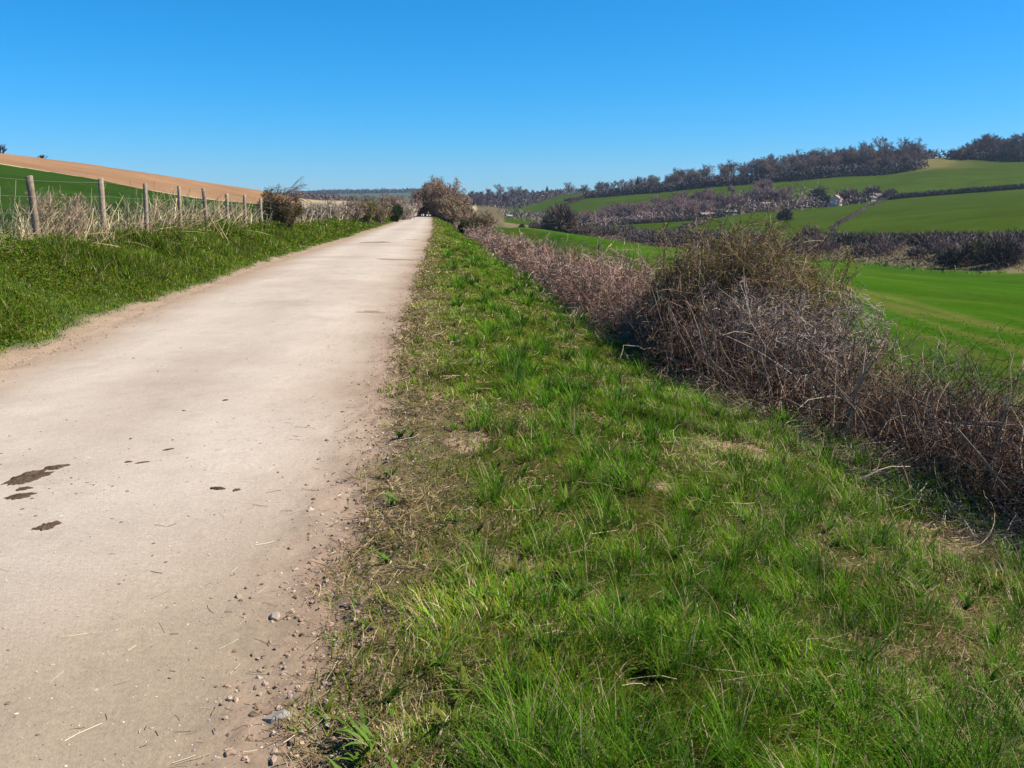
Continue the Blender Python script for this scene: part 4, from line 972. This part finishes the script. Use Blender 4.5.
building('farmhouse', 836, 452, 5.6, 4.6, 3.2, 5.0, rad(55), (.62,.46,.36), (.36,.20,.15), 'small farmhouse with pinkish lit walls and reddish roof on the hillside')
building('barn', 871, 470, 4, 3, 1.7, 2.6, rad(30), (.28,.235,.20), (.14,.12,.11), 'pale grey outbuilding at the top of the diagonal hedge', False, False)
building('barn', 877, 482, 3.4, 3, 1.7, 2.6, rad(10), (.26,.22,.19), (.13,.115,.105), 'smaller whitish outbuilding just above the pale grey one', False, False)
building('barn', 766, 446, 6, 4, 2.4, 3.4, rad(30), (.4,.34,.27), (.3,.26,.22), 'pale shed among bushes at the right end of the plantation', False, False)
building('barn', 727, 418, 9, 3.5, 2.0, 2.8, rad(20), (.27,.22,.185), (.19,.155,.135), 'long low pale shed under the plantation', False, False)
building('barn', 708, 410, 7, 3.5, 1.9, 2.6, rad(15), (.25,.20,.17), (.19,.155,.135), 'low pale pinkish shed left of the long one under the plantation', False, False)
building('barn', 509, 430, 2.4, 2, 1.0, 1.6, rad(20), (.4,.38,.36), (.26,.25,.24), 'tiny white shed at the far end of the valley beyond the brambles', False, False)
building('barn', 719, 205, 2.0, 1.5, .9, 1.3, rad(20), (.7,.7,.7), (.72,.72,.72), 'small white roofed shed glimpsed in the valley left of the hump', False, False)

# ------------------------------------------------------------------ air
hz = bpy.data.materials.new('haze'); hz.use_nodes = True; nt = hz.node_tree; nt.nodes.remove(nt.nodes['Principled BSDF'])
pv = nt.nodes.new('ShaderNodeVolumePrincipled'); pv.inputs['Density'].default_value = .00008; pv.inputs['Color'].default_value = (.62,.80,1,1); pv.inputs['Anisotropy'].default_value = .2
nt.links.new(pv.outputs[0], nt.nodes['Material Output'].inputs['Volume'])
b = Bag(); box(b,-3000,3000,-3000,3000,-60,90,(.8,.85,.9)); obj('haze', b.mesh('haze'), hz, kind='stuff', label='thin blue air haze over the valley')

# ------------------------------------------------------------------ light
SUN_AZ, SUN_EL = rad(95), rad(47)
w = bpy.data.worlds.new('World'); S.world = w; w.use_nodes = True; nt = w.node_tree
sk = nt.nodes.new('ShaderNodeTexSky'); sk.sky_type = 'NISHITA'; sk.sun_disc = False; sk.sun_elevation = SUN_EL; sk.sun_rotation = SUN_AZ
sk.altitude = 0; sk.air_density = 1.0; sk.dust_density = .0; sk.ozone_density = 3.5
bg = nt.nodes['Background']; bg.inputs['Strength'].default_value = .074
sp = nt.nodes.new('ShaderNodeSeparateColor'); cb = nt.nodes.new('ShaderNodeCombineColor'); nt.links.new(sk.outputs[0], sp.inputs[0])
for ch, (ex, kk) in enumerate(((2.2,.024),(.90,.685),(1.0,1.0))):   # deep clear spring blue
    pw = nt.nodes.new('ShaderNodeMath'); pw.operation = 'POWER'; pw.inputs[1].default_value = ex; nt.links.new(sp.outputs[ch], pw.inputs[0])
    ml = nt.nodes.new('ShaderNodeMath'); ml.operation = 'MULTIPLY'; ml.inputs[1].default_value = kk; nt.links.new(pw.outputs[0], ml.inputs[0])
    nt.links.new(ml.outputs[0], cb.inputs[ch])
nt.links.new(cb.outputs[0], bg.inputs['Color'])
sd = bpy.data.lights.new('sun', 'SUN'); sd.energy = 4.8; sd.angle = rad(.5); sd.color = (1,.94,.84)
so = bpy.data.objects.new('sun', sd); COL.objects.link(so); so.location = (60,-10,60)
sv_ = Vector((math.sin(SUN_AZ)*math.cos(SUN_EL), math.cos(SUN_AZ)*math.cos(SUN_EL), math.sin(SUN_EL)))
so.rotation_euler = (-sv_).to_track_quat('-Z','Y').to_euler()
S.view_settings.view_transform = 'Standard'; S.view_settings.look = 'None'; S.view_settings.exposure = 1.0; S.view_settings.gamma = 1
S.render.engine = 'CYCLES'
S.cycles.max_bounces = 6; S.cycles.diffuse_bounces = 3; S.cycles.transmission_bounces = 3; S.cycles.volume_bounces = 0
S.cycles.use_denoising = True
S.cycles.sample_clamp_indirect = 6
